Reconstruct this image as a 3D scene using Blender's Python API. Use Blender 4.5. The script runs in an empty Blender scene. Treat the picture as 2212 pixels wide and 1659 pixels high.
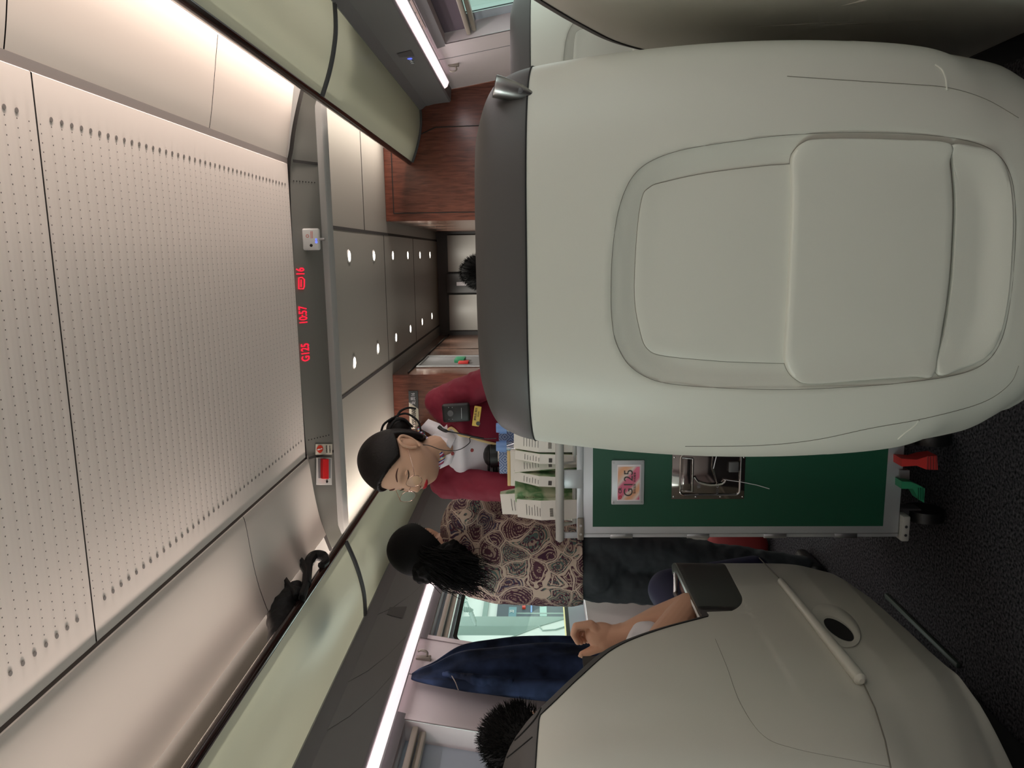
import bpy, bmesh, math, random
from mathutils import Vector, Matrix, noise
random.seed(7)
S = bpy.context.scene
COL = S.collection
PI = math.pi
# ---------------------------------------------------------------- camera
FPX = 1640.0
yaw, pit, rol = math.radians(9.74), math.radians(1.89), math.radians(.5)
CAM = Vector((0, 0, 1.18))
FW = Vector((-math.sin(yaw)*math.cos(pit), math.cos(yaw)*math.cos(pit), math.sin(pit)))
R0 = Vector((math.cos(yaw), math.sin(yaw), 0)); U0 = R0.cross(FW)
RX = -U0*math.cos(rol) - R0*math.sin(rol)      # the phone lay on its side: picture right is down in the carriage
UY = R0*math.cos(rol) - U0*math.sin(rol)
cd = bpy.data.cameras.new('camera'); cam = bpy.data.objects.new('camera', cd); COL.objects.link(cam)
cam.matrix_world = Matrix(((RX.x, UY.x, -FW.x, CAM.x), (RX.y, UY.y, -FW.y, CAM.y), (RX.z, UY.z, -FW.z, CAM.z), (0, 0, 0, 1)))
cd.sensor_width = 36; cd.lens = 36*FPX/2212; cd.clip_start = .05; cd.clip_end = 200
S.camera = cam
def ray(x, y): return FW + RX*((x-1106)/FPX) + UY*((829.5-y)/FPX)
def P(x, y, Y): d = ray(x, y); return CAM + d*(Y/d.y)
def PX(x, y, X): d = ray(x, y); return CAM + d*(X/d.x)
# ---------------------------------------------------------------- world, exposure
S.view_settings.view_transform = 'Standard'; S.view_settings.look = 'None'
S.view_settings.gamma = 1; S.view_settings.use_curve_mapping = False
S.view_settings.exposure = 0.1
w = bpy.data.worlds.new('world'); S.world = w; w.use_nodes = True
bg = w.node_tree.nodes['Background']; bg.inputs[0].default_value = (.86, .98, .93, 1); bg.inputs[1].default_value = 1.7
def area(name, loc, direction, sx, sy, power, col, spread=180, xaxis=Vector((0, 1, 0))):
    l = bpy.data.lights.new(name, 'AREA'); l.shape = 'RECTANGLE'; l.size = sx; l.size_y = sy
    l.energy = power; l.color = col; l.spread = math.radians(spread)
    o = bpy.data.objects.new(name, l); COL.objects.link(o)
    z = -Vector(direction).normalized(); x = (xaxis - z*xaxis.dot(z)).normalized(); y = z.cross(x)
    o.matrix_world = Matrix(((x.x, y.x, z.x, loc[0]), (x.y, y.y, z.y, loc[1]), (x.z, y.z, z.z, loc[2]), (0, 0, 0, 1)))
    return o
CX = -.305                      # centre line of the carriage
WARM = (1, .86, .78)
area('rack_lamp_left', (CX-1.20, 1.6, 2.035), (.80, 0, .60), 7.4, .05, 45, WARM, 110)
area('rack_fill_left', (CX-1.30, 1.6, 2.27), (.25, 0, -1), 7.4, .05, 28, WARM, 160)  # second lamp added to light the glass shelf from above
area('rack_lamp_right', (CX+1.20, 1.6, 2.035), (-.80, 0, .60), 7.4, .05, 45, WARM, 110)
area('rack_fill_right', (CX+1.30, 1.6, 2.27), (-.25, 0, -1), 7.4, .05, 28, WARM, 160)  # added fill over the right rack glass, shining down
area('window_lamp_left', (CX-1.33, 1.6, 1.735), (.5, 0, -.86), 7.0, .04, 13, (1, .88, .88))
area('window_lamp_right', (CX+1.33, 1.3, 1.735), (-.5, 0, -.86), 7.0, .04, 13, (1, .88, .88))
area('daylight_left_rear', (CX-1.75, .2, 1.35), (1, 0, -.1), 1.5, .7, 50, (.84, 1, .95))
area('daylight_left_front', (CX-1.75, 4.2, 1.35), (1, 0, -.1), 1.2, .6, 10, (.82, 1, .93))
area('daylight_right_rear', (CX+1.75, -.3, 1.35), (-1, 0, -.1), 1.5, .7, 9, (.9, 1, .93))

# ---------------------------------------------------------------- materials
def lin(c): c /= 255; return c/12.92 if c <= .04045 else ((c+.055)/1.055)**2.4
def rgb(c): return (lin(c[0]), lin(c[1]), lin(c[2]), 1)
MT = {}
def mat(name, c, rough=.5, metal=0, bump=0, bscale=200, emit=None, es=0, spec=.5, vary=0, trans=0, alpha=1, sheen=0):
    m = bpy.data.materials.new(name); m.use_nodes = True; MT[name] = m
    nt = m.node_tree; b = nt.nodes['Principled BSDF']
    b.inputs['Base Color'].default_value = rgb(c); b.inputs['Roughness'].default_value = rough
    b.inputs['Metallic'].default_value = metal; b.inputs['Specular IOR Level'].default_value = spec
    if sheen: b.inputs['Sheen Weight'].default_value = sheen
    if trans: b.inputs['Transmission Weight'].default_value = trans
    if emit: b.inputs['Emission Color'].default_value = rgb(emit); b.inputs['Emission Strength'].default_value = es
    if bump or vary:
        tc = nt.nodes.new('ShaderNodeTexCoord'); n = nt.nodes.new('ShaderNodeTexNoise'); n.inputs['Scale'].default_value = bscale; n.inputs['Detail'].default_value = 3
        nt.links.new(tc.outputs['Object'], n.inputs['Vector'])
        if bump:
            bp = nt.nodes.new('ShaderNodeBump'); bp.inputs['Strength'].default_value = bump; bp.inputs['Distance'].default_value = .002
            nt.links.new(n.outputs['Fac'], bp.inputs['Height']); nt.links.new(bp.outputs[0], b.inputs['Normal'])
        if vary:
            r = nt.nodes.new('ShaderNodeValToRGB'); k = rgb(c)
            r.color_ramp.elements[0].position = .35; r.color_ramp.elements[1].position = .65
            r.color_ramp.elements[0].color = (k[0]*(1-vary), k[1]*(1-vary), k[2]*(1-vary), 1)
            r.color_ramp.elements[1].color = (min(1, k[0]*(1+vary)), min(1, k[1]*(1+vary)), min(1, k[2]*(1+vary)), 1)
            nt.links.new(n.outputs['Fac'], r.inputs[0]); nt.links.new(r.outputs[0], b.inputs['Base Color'])
    return m
mat('shell', (192, 192, 181), .42, bump=.08, bscale=900)
mat('shell_gap', (112, 108, 98), .7)
mat('headband', (66, 63, 61), .5, bump=.1, bscale=700)
mat('dark_panel', (62, 66, 60), .35)
mat('black_plastic', (22, 22, 23), .4)
mat('black_matte', (14, 14, 15), .8)
mat('cushion', (120, 118, 112), .6)
mat('ceiling_side', (226, 214, 204), .55)
mat('groove', (128, 120, 116), .6)
mat('dark_gap', (40, 38, 36), .8)
mat('grey_ceiling', (124, 122, 116), .45)
mat('corridor_ceiling', (140, 138, 130), .4)
mat('cavity_shade', (96, 92, 88), .7)  # tone set dark to stand in for the shade above the racks
mat('beam', (182, 180, 176), .4)
mat('rail', (40, 28, 26), .12, spec=.8)
mat('chrome', (200, 200, 200), .12, metal=1)
mat('steel', (178, 180, 182), .3, metal=1)
mat('brushed', (170, 168, 166), .33, metal=1)
mat('service_grey', (112, 112, 114), .45)
mat('service_dark', (84, 84, 86), .45)
mat('wall', (205, 196, 198), .55)
mat('wall_low', (170, 178, 184), .55)
mat('window_grey', (120, 120, 122), .45)
mat('window_tan', (150, 142, 130), .45)
mat('window_inner', (168, 178, 190), .45)
mat('rubber', (20, 26, 28), .5)
mat('blind', (98, 86, 98), .8)
mat('alu', (186, 192, 196), .35, metal=.35)
mat('handrail_grey', (176, 178, 174), .4)
mat('bronze', (140, 134, 124), .35, metal=.5)
mat('green', (8, 74, 52), .45, bump=.15, bscale=1500)
mat('mirror_steel', (120, 112, 108), .08, metal=1)
mat('pedal_red', (190, 48, 44), .5)
mat('pedal_green', (40, 130, 92), .5)
mat('skin_pale', (210, 170, 144), .5, spec=.3)
mat('skin_tan', (200, 156, 130), .5, spec=.3)
mat('hair', (16, 10, 8), .5, spec=.25, bump=.6, bscale=160)
mat('hair_black', (5, 5, 5), .7, spec=.15, bump=.6, bscale=160)
mat('lips', (176, 36, 46), .35)
mat('brow', (84, 50, 42), .7)
mat('maroon', (126, 22, 48), .7, bump=.1, bscale=1200)
mat('cream', (225, 198, 140), .6)
mat('white_cloth', (226, 222, 228), .7)
mat('white_sleeve', (216, 212, 214), .75)
mat('rose_gold', (222, 186, 172), .2, metal=1)
mat('pants', (46, 52, 56), .8, bump=.2, bscale=900)
mat('navy', (24, 28, 62), .8)
mat('denim', (32, 42, 64), .85, bump=.3, bscale=9, vary=.6, spec=.1)
mat('denim_stitch', (120, 110, 100), .8)
mat('bag_black', (9, 8, 9), .7, bump=.3, bscale=300)
mat('paper_white', (226, 224, 216), .7)
mat('print_dark', (80, 76, 74), .7)
mat('cap_blue', (120, 158, 216), .4)
mat('box_white', (224, 222, 218), .4)
mat('red', (196, 30, 34), .35)
mat('sign_red', (214, 60, 36), .5)
mat('sign_cream', (214, 206, 190), .5)
mat('sign_grey', (80, 80, 82), .5)
mat('badge', (220, 190, 90), .4)
mat('dark_red', (128, 40, 40), .6)
mat('track', (46, 58, 50), .5)
mat('led', (255, 40, 60), .5, emit=(255, 20, 50), es=1.6)
mat('led_blue', (60, 60, 255), .5, emit=(90, 110, 255), es=1.6)
mat('lamp_white', (255, 255, 255), .5, emit=(255, 246, 226), es=9)
mat('strip_white', (255, 240, 240), .5, emit=(255, 228, 232), es=1.0)
mat('screen', (200, 200, 255), .3, emit=(190, 190, 250), es=.9)
mat('plat_white', (236, 242, 238), .8)
mat('plat_grey', (150, 170, 164), .8)
mat('plat_dark', (72, 84, 94), .6)
mat('plat_yellow', (228, 210, 150), .8)
mat('plat_green', (176, 206, 200), .8)
mat('sign_teal', (96, 140, 150), .5)
mat('orange_light', (255, 110, 70), .4, emit=(255, 100, 70), es=1)

def nodes(m):
    nt = m.node_tree; return nt, nt.nodes['Principled BSDF'], (lambda t: nt.nodes.new('ShaderNode'+t)), (lambda a, b: nt.links.new(a, b))
# ribbed ceiling with pin holes along each groove
GP, DP = .036, .0185
m = mat('ceiling_panel', (232, 220, 212), .6); nt, b, N, L = nodes(m)
g = N('NewGeometry'); sp = N('SeparateXYZ'); L(g.outputs['Position'], sp.inputs[0])
def mth(op, a, bb=None, c=None):
    n = N('Math'); n.operation = op
    for i, v in enumerate((a, bb, c)):
        if v is None: continue
        if isinstance(v, (int, float)): n.inputs[i].default_value = v
        else: L(v, n.inputs[i])
    return n.outputs[0]
def cell(v, p, off): return mth('MULTIPLY', mth('SUBTRACT', mth('FRACT', mth('DIVIDE', mth('ADD', v, off), p)), .5), p)
cx_ = cell(sp.outputs['X'], DP, 10.0); cy_ = cell(sp.outputs['Y'], GP, 10.008)
d2 = mth('ADD', mth('MULTIPLY', cx_, cx_), mth('MULTIPLY', cy_, cy_))
inx = mth('LESS_THAN', mth('ABSOLUTE', mth('ADD', sp.outputs['X'], .245)), .525)
hole = mth('MULTIPLY', mth('LESS_THAN', d2, .0016**2), inx)
mx = N('MixRGB'); L(hole, mx.inputs[0]); mx.inputs[1].default_value = rgb((234, 221, 212)); mx.inputs[2].default_value = rgb((84, 74, 68)); L(mx.outputs[0], b.inputs['Base Color'])
# wood
def wood(name, c1, c2, rough, vec=(6, 6, 1.2)):
    m = mat(name, c1, rough); nt, b, N, L = nodes(m)
    tc = N('TexCoord'); mp = N('Mapping'); mp.inputs['Scale'].default_value = vec; n = N('TexNoise'); n.inputs['Scale'].default_value = 5; n.inputs['Detail'].default_value = 8; n.inputs['Distortion'].default_value = .6
    r = N('ValToRGB'); r.color_ramp.elements[0].position = .3; r.color_ramp.elements[1].position = .75
    r.color_ramp.elements[0].color = rgb(c2); r.color_ramp.elements[1].color = rgb(c1)
    L(tc.outputs['Object'], mp.inputs[0]); L(mp.outputs[0], n.inputs['Vector']); L(n.outputs['Fac'], r.inputs[0]); L(r.outputs[0], b.inputs['Base Color'])
wood('wood', (122, 70, 54), (80, 42, 32), .22, (14, 14, 1.6))
wood('wood_grey', (124, 98, 86), (92, 66, 56), .2, (3, 3, 14))
# carpet
m = mat('carpet', (46, 45, 50), .95, spec=.1); nt, b, N, L = nodes(m)
tc = N('TexCoord'); n = N('TexNoise'); n.inputs['Scale'].default_value = 130; n.inputs['Detail'].default_value = 4; r = N('ValToRGB')
r.color_ramp.elements[0].position = .35; r.color_ramp.elements[0].color = rgb((16, 17, 20)); r.color_ramp.elements[1].position = .7; r.color_ramp.elements[1].color = rgb((76, 74, 78))
L(tc.outputs['Object'], n.inputs['Vector']); L(n.outputs['Fac'], r.inputs[0]); L(r.outputs[0], b.inputs['Base Color'])
bp = N('Bump'); bp.inputs['Strength'].default_value = .8; bp.inputs['Distance'].default_value = .004; L(n.outputs['Fac'], bp.inputs['Height']); L(bp.outputs[0], b.inputs['Normal'])
# frosted rack glass
m = bpy.data.materials.new('frosted_glass'); MT['frosted_glass'] = m; m.use_nodes = True; nt = m.node_tree
for x in list(nt.nodes): nt.nodes.remove(x)
N = lambda t: nt.nodes.new('ShaderNode'+t)
o = N('OutputMaterial'); tr = N('BsdfTranslucent'); tr.inputs[0].default_value = rgb((150, 158, 140)); df = N('BsdfPrincipled'); df.inputs['Base Color'].default_value = rgb((178, 182, 166)); df.inputs['Roughness'].default_value = .35
mxs = N('MixShader'); mxs.inputs[0].default_value = .70
nt.links.new(tr.outputs[0], mxs.inputs[1]); nt.links.new(df.outputs[0], mxs.inputs[2]); nt.links.new(mxs.outputs[0], o.inputs[0])
# thin clear glass (window panes, spectacle lenses)
def thin_glass(name, tint, refl=.08):
    m = bpy.data.materials.new(name); MT[name] = m; m.use_nodes = True; nt = m.node_tree
    for x in list(nt.nodes): nt.nodes.remove(x)
    N = lambda t: nt.nodes.new('ShaderNode'+t)
    o = N('OutputMaterial'); tr = N('BsdfTransparent'); tr.inputs[0].default_value = tint; gl = N('BsdfGlossy'); gl.inputs['Roughness'].default_value = .02
    mx = N('MixShader'); mx.inputs[0].default_value = refl
    nt.links.new(tr.outputs[0], mx.inputs[1]); nt.links.new(gl.outputs[0], mx.inputs[2]); nt.links.new(mx.outputs[0], o.inputs[0])
thin_glass('pane', (.95, .985, .97, 1)); thin_glass('lens', (.97, .97, .97, 1), .06); thin_glass('bottle_clear', (.8, .86, .92, 1), .3)
# paisley print
m = mat('paisley', (150, 130, 115), .8); nt, b, N, L = nodes(m)
tc = N('TexCoord'); nz = N('TexNoise'); nz.inputs['Scale'].default_value = 9; nz.inputs['Detail'].default_value = 1
add = N('MixRGB'); add.blend_type = 'ADD'; add.inputs[0].default_value = .10
L(tc.outputs['Object'], nz.inputs['Vector']); L(tc.outputs['Object'], add.inputs[1]); L(nz.outputs['Color'], add.inputs[2])
def ramp(src, stops, const=True):
    r = N('ValToRGB'); e = r.color_ramp.elements
    if const: r.color_ramp.interpolation = 'CONSTANT'
    while len(e) < len(stops): e.new(.5)
    for i, (p, c) in enumerate(stops): e[i].position = p; e[i].color = rgb(c) if isinstance(c, tuple) else (c, c, c, 1)
    L(src, r.inputs[0]); return r.outputs[0]
v1 = N('TexVoronoi'); v1.inputs['Scale'].default_value = 11; L(add.outputs[0], v1.inputs['Vector'])
sx = N('SeparateXYZ'); L(v1.outputs['Color'], sx.inputs[0])
cellc = ramp(sx.outputs[0], [(0, (58, 20, 46)), (.28, (72, 92, 86)), (.5, (120, 100, 88)), (.62, (66, 24, 40)), (.86, (56, 50, 72))])
rings = mth('FRACT', mth('MULTIPLY', v1.outputs['Distance'], 9.0))
ringm = ramp(rings, [(0, 0.0), (.55, 1.0)])
mx1 = N('MixRGB'); L(ringm, mx1.inputs[0]); L(cellc, mx1.inputs[1]); mx1.inputs[2].default_value = rgb((146, 126, 112))
v2 = N('TexVoronoi'); v2.inputs['Scale'].default_value = 46; L(add.outputs[0], v2.inputs['Vector'])
dotm = ramp(v2.outputs['Distance'], [(0, 1.0), (.22, 0.0), (.42, 1.0), (.55, 0.0)])
mx2 = N('MixRGB'); L(dotm, mx2.inputs[0]); L(mx1.outputs[0], mx2.inputs[1]); mx2.inputs[2].default_value = rgb((66, 26, 46))
v3 = N('TexVoronoi'); v3.feature = 'DISTANCE_TO_EDGE'; v3.inputs['Scale'].default_value = 11; L(add.outputs[0], v3.inputs['Vector'])
edge = ramp(v3.outputs['Distance'], [(0, 1.0), (.035, 0.0), (.07, 1.0), (.09, 0.0)])
mx3 = N('MixRGB'); L(edge, mx3.inputs[0]); L(mx2.outputs[0], mx3.inputs[1]); mx3.inputs[2].default_value = rgb((182, 164, 148)); L(mx3.outputs[0], b.inputs['Base Color'])
# striped scarf
m = mat('scarf', (150, 60, 90), .6); nt, b, N, L = nodes(m)
tc = N('TexCoord'); sp = N('SeparateXYZ'); L(tc.outputs['Object'], sp.inputs[0])
f = mth('FRACT', mth('MULTIPLY', mth('ADD', mth('ADD', sp.outputs[0], mth('MULTIPLY', sp.outputs[2], .6)), 10.0), 38.0))
L(ramp(f, [(0, (150, 40, 80)), (.3, (222, 220, 232)), (.45, (70, 60, 130)), (.65, (230, 190, 110)), (.8, (150, 196, 220))]), b.inputs['Base Color'])
# paper bag: pale green print with leafy blotches
m = mat('bag_green', (190, 196, 168), .75); nt, b, N, L = nodes(m)
tc = N('TexCoord'); n = N('TexNoise'); n.inputs['Scale'].default_value = 22; n.inputs['Detail'].default_value = 2; L(tc.outputs['Object'], n.inputs['Vector'])
L(ramp(n.outputs['Fac'], [(.38, (206, 208, 184)), (.5, (168, 184, 148)), (.6, (100, 146, 100)), (.7, (150, 178, 136))], False), b.inputs['Base Color'])
# blue diamond print
m = mat('diamond', (110, 130, 170), .7); nt, b, N, L = nodes(m)
tc = N('TexCoord'); sp = N('SeparateXYZ'); L(tc.outputs['Object'], sp.inputs[0])
a1 = mth('ABSOLUTE', mth('SUBTRACT', mth('FRACT', mth('MULTIPLY', mth('ADD', sp.outputs[0], 5.0), 26.0)), .5)); a2 = mth('ABSOLUTE', mth('SUBTRACT', mth('FRACT', mth('MULTIPLY', mth('ADD', sp.outputs[2], 5.0), 26.0)), .5))
f = mth('FRACT', mth('MULTIPLY', mth('ADD', a1, a2), 4.0))
L(ramp(f, [(0, (90, 112, 156)), (.5, (156, 174, 204))]), b.inputs['Base Color'])
# G125 card
m = mat('card_print', (230, 200, 190), .5); nt, b, N, L = nodes(m)
tc = N('TexCoord'); wv = N('TexWave'); wv.inputs['Scale'].default_value = 5; wv.inputs['Distortion'].default_value = 4; mp = N('Mapping'); mp.inputs['Rotation'].default_value = (0, .8, 0)
L(tc.outputs['Object'], mp.inputs[0]); L(mp.outputs[0], wv.inputs['Vector'])
L(ramp(wv.outputs['Fac'], [(0, (226, 168, 130)), (.4, (222, 214, 206)), (.75, (214, 110, 140))], False), b.inputs['Base Color'])

# ---------------------------------------------------------------- helpers
def fin(o, label=None, cat=None, group=None, kind=None):
    if label: o['label'] = label
    if cat: o['category'] = cat
    if group: o['group'] = group
    if kind: o['kind'] = kind
    return o
def empty(name, loc=(0, 0, 0)):
    o = bpy.data.objects.new(name, None); COL.objects.link(o); o.location = loc; o.empty_display_size = .05; return o
class MB:
    def __init__(s): s.bm = bmesh.new()
    def quad(s, *p):
        try: s.bm.faces.new([s.bm.verts.new(Vector(q)) for q in p])
        except ValueError: pass
    def box(s, x0, x1, y0, y1, z0, z1, bev=0, rot=None, seg=2):
        r = bmesh.ops.create_cube(s.bm, size=1)['verts']
        M = Matrix.Translation(((x0+x1)/2, (y0+y1)/2, (z0+z1)/2)) @ (rot.to_4x4() if rot else Matrix.Identity(4)) @ Matrix.Diagonal((abs(x1-x0), abs(y1-y0), abs(z1-z0), 1))
        bmesh.ops.transform(s.bm, matrix=M, verts=r)
        if bev:
            es = list({e for v in r for e in v.link_edges}); bmesh.ops.bevel(s.bm, geom=es, offset=bev, segments=seg, profile=.5, affect='EDGES')
        return s
    def cone(s, p0, r0, p1, r1, n=16, caps=True):
        p0, p1 = Vector(p0), Vector(p1); d = p1-p0; L_ = d.length
        if L_ < 1e-6: return s
        r = bmesh.ops.create_cone(s.bm, cap_ends=caps, segments=n, radius1=r0, radius2=max(r1, 1e-4), depth=L_)['verts']
        bmesh.ops.transform(s.bm, matrix=Matrix.Translation((p0+p1)/2) @ d.to_track_quat('Z', 'Y').to_matrix().to_4x4(), verts=r); return s
    def ball(s, c, r, sc=(1, 1, 1), rot=None, sub=3):
        v = bmesh.ops.create_icosphere(s.bm, subdivisions=sub, radius=r)['verts']
        bmesh.ops.transform(s.bm, matrix=Matrix.Translation(Vector(c)) @ (rot.to_4x4() if rot else Matrix.Identity(4)) @ Matrix.Diagonal((sc[0], sc[1], sc[2], 1)), verts=v); return s
    def tube(s, pts, r, n=8, closed=False, caps=True):
        pts = [Vector(p) for p in pts]; k = len(pts); rs = r if isinstance(r, (list, tuple)) else [r]*k
        rings = []; up = None
        for i, p in enumerate(pts):
            if closed: t = (pts[(i+1) % k]-pts[i-1]).normalized()
            else: t = (pts[min(i+1, k-1)]-pts[max(i-1, 0)]).normalized()
            if up is None: up = t.orthogonal().normalized()
            up = (up - t*up.dot(t)).normalized(); sd = t.cross(up)
            rings.append([s.bm.verts.new(p + (up*math.cos(2*PI*j/n)+sd*math.sin(2*PI*j/n))*rs[i]) for j in range(n)])
        for i in range(k if closed else k-1):
            a, b2 = rings[i], rings[(i+1) % k]
            for j in range(n): s.bm.faces.new((a[j], a[(j+1) % n], b2[(j+1) % n], b2[j]))
        if caps and not closed: s.bm.faces.new(rings[0][::-1]); s.bm.faces.new(rings[-1])
        return s
    def loft(s, rings, closed=True, caps=False):
        vs = [[s.bm.verts.new(Vector(p)) for p in r] for r in rings]; n = len(vs[0])
        for a, b2 in zip(vs, vs[1:]):
            for j in range(n if closed else n-1): s.bm.faces.new((a[j], a[(j+1) % n], b2[(j+1) % n], b2[j]))
        if caps: s.bm.faces.new(vs[0][::-1]); s.bm.faces.new(vs[-1])
        return s
    def build(s, name, m, parent=None, smooth=True, angle=40):
        bmesh.ops.remove_doubles(s.bm, verts=s.bm.verts, dist=1e-6)
        bmesh.ops.recalc_face_normals(s.bm, faces=s.bm.faces)
        me = bpy.data.meshes.new(name); 
        if smooth:
            a = math.radians(angle)
            for f in s.bm.faces: f.smooth = True
            for e in s.bm.edges: e.smooth = not (len(e.link_faces) == 2 and e.calc_face_angle(0) > a)
        s.bm.to_mesh(me); s.bm.free()
        o = bpy.data.objects.new(name, me); COL.objects.link(o)
        for q in (m if isinstance(m, list) else [m]): me.materials.append(MT[q])
        if parent: o.parent = parent; o.matrix_parent_inverse = Matrix.Translation(parent.location).inverted()
        return o
def box(name, m, x0, x1, y0, y1, z0, z1, bev=0, parent=None): return MB().box(x0, x1, y0, y1, z0, z1, bev).build(name, m, parent)
def organic(name, m, parent, caps=(), ells=(), voxel=.006, smooth=6, disp=0):
    b = MB()
    for p0, r0, p1, r1 in caps:
        b.cone(p0, r0, p1, r1, 20); b.ball(p0, r0, sub=3); b.ball(p1, r1, sub=3)
    for e in ells: b.ball(e[0], 1, e[1], e[2] if len(e) > 2 else None, 4)
    o = b.build(name, m, parent)
    r = o.modifiers.new('remesh', 'REMESH'); r.mode = 'VOXEL'; r.voxel_size = voxel; r.use_smooth_shade = True
    q = o.modifiers.new('smooth', 'SMOOTH'); q.iterations = smooth; q.factor = .6
    if disp:
        t = bpy.data.textures.new(name+'_folds', 'CLOUDS'); t.noise_scale = disp[1]; dm = o.modifiers.new('folds', 'DISPLACE'); dm.texture = t; dm.strength = disp[0]; dm.mid_level = .5; dm.texture_coords = 'LOCAL'
    return o
def text(name, s, m, loc, size, right=(1, 0, 0), up=(0, 0, 1), parent=None, sx=1, ext=.0004, align='CENTER', bold=0):
    c = bpy.data.curves.new(name, 'FONT'); c.body = s; c.size = size; c.extrude = ext; c.align_x = align; c.align_y = 'CENTER'; c.offset = bold
    t = bpy.data.objects.new(name+'_tmp', c); COL.objects.link(t); bpy.context.view_layer.update()
    me = bpy.data.meshes.new_from_object(t.evaluated_get(bpy.context.evaluated_depsgraph_get())); bpy.data.objects.remove(t)
    x = Vector(right).normalized(); y = (Vector(up)-x*Vector(up).dot(x)).normalized(); z = x.cross(y)
    M = Matrix(((x.x*sx, y.x, z.x, loc[0]), (x.y*sx, y.y, z.y, loc[1]), (x.z*sx, y.z, z.z, loc[2]), (0, 0, 0, 1)))
    me.transform(M); me.materials.clear(); me.materials.append(MT[m])
    o = bpy.data.objects.new(name, me); COL.objects.link(o)
    if parent: o.parent = parent; o.matrix_parent_inverse = Matrix.Translation(parent.location).inverted()
    return o
def lerp(a, pts):
    if a <= pts[0][0]: return pts[0][1]
    for (x0, y0), (x1, y1) in zip(pts, pts[1:]):
        if a <= x1: return y0+(y1-y0)*(a-x0)/(x1-x0)
    return pts[-1][1]
def spline(pts, n=8, closed=False):
    pts = [Vector(p) for p in pts]; out = []; k = len(pts)
    for i in range(k if closed else k-1):
        g = (lambda j: pts[j % k]) if closed else (lambda j: pts[max(0, min(k-1, j))])
        a, b2, c, d = g(i-1), g(i), g(i+1), g(i+2)
        for t in range(n):
            t /= n; out.append(.5*((2*b2)+(c-a)*t+(2*a-5*b2+4*c-d)*t*t+(3*b2-a-3*c+d)*t**3))
    if not closed: out.append(pts[-1])
    return out
def basis(fwd, up):                    # columns: right, forward, up
    f = Vector(fwd).normalized(); r = f.cross(Vector(up)).normalized(); u = r.cross(f)
    return Matrix((r, f, u)).transposed()
def ST(o): o['kind'] = 'structure'; return o
# ================================================================ THE CARRIAGE
YB, YE = -1.6, 5.4
# floor
ST(MB().box(CX-1.9, CX+1.9, YB, 8.4, -.05, 0).build('floor', 'carpet'))
# side walls in profile (distance from centre line, height)
WP = [(1.40, 0), (1.56, .12), (1.57, .85), (1.54, 1.0), (1.425, 1.66), (1.405, 1.80), (1.405, 2.42)]
def wallx(z): return lerp(z, [(b_, a_) for a_, b_ in WP])
def wall(name, side, holes):
    b = MB(); ys = sorted({YB, YE} | {v for h in holes for v in h[:2]})
    zs = sorted({z for _, z in WP} | {v for h in holes for v in h[2:]})
    for y0, y1 in zip(ys, ys[1:]):
        for z0, z1 in zip(zs, zs[1:]):
            if any(h[0] <= y0 and y1 <= h[1] and h[2] <= z0 and z1 <= h[3] for h in holes): continue
            b.quad(*[(CX+side*wallx(z), y, z) for y, z in ((y0, z0), (y1, z0), (y1, z1), (y0, z1))])
    for h in holes:                     # reveals of the window openings, 9 cm deep
        c = [(h[0], h[2]), (h[1], h[2]), (h[1], h[3]), (h[0], h[3])]
        for i in range(4):
            (ya, za), (yb, zb) = c[i], c[(i+1) % 4]
            b.quad((CX+side*wallx(za), ya, za), (CX+side*wallx(zb), yb, zb), (CX+side*(wallx(zb)+.09), yb, zb), (CX+side*(wallx(za)+.09), ya, za))
    return ST(b.build(name, 'wall', angle=15))
LW = [(3.23, 4.75, .93, 1.69), (1.02, 2.59, .93, 1.69), (-1.2, .4, .93, 1.69)]
RW = [(2.55, 4.32, .93, 1.66), (.2, 1.95, .93, 1.66)]
wall('wall_left', -1, LW); wall('wall_right', 1, RW)
ST(box('wall_back', 'wall', CX-1.6, CX+1.6, YB-.05, YB, 0, 2.45))
ST(box('wall_roof', 'grey_ceiling', CX-1.6, CX+1.6, YB, YE, 2.42, 2.46))
def rounded(y0, y1, z0, z1, r, n=6):
    out = []
    for cy, cz, a0 in ((y1-r, z1-r, 0), (y0+r, z1-r, 90), (y0+r, z0+r, 180), (y1-r, z0+r, 270)):
        for i in range(n+1):
            a = math.radians(a0+90*i/n); out.append((cy+r*math.cos(a), cz+r*math.sin(a)))
    return out
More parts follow.
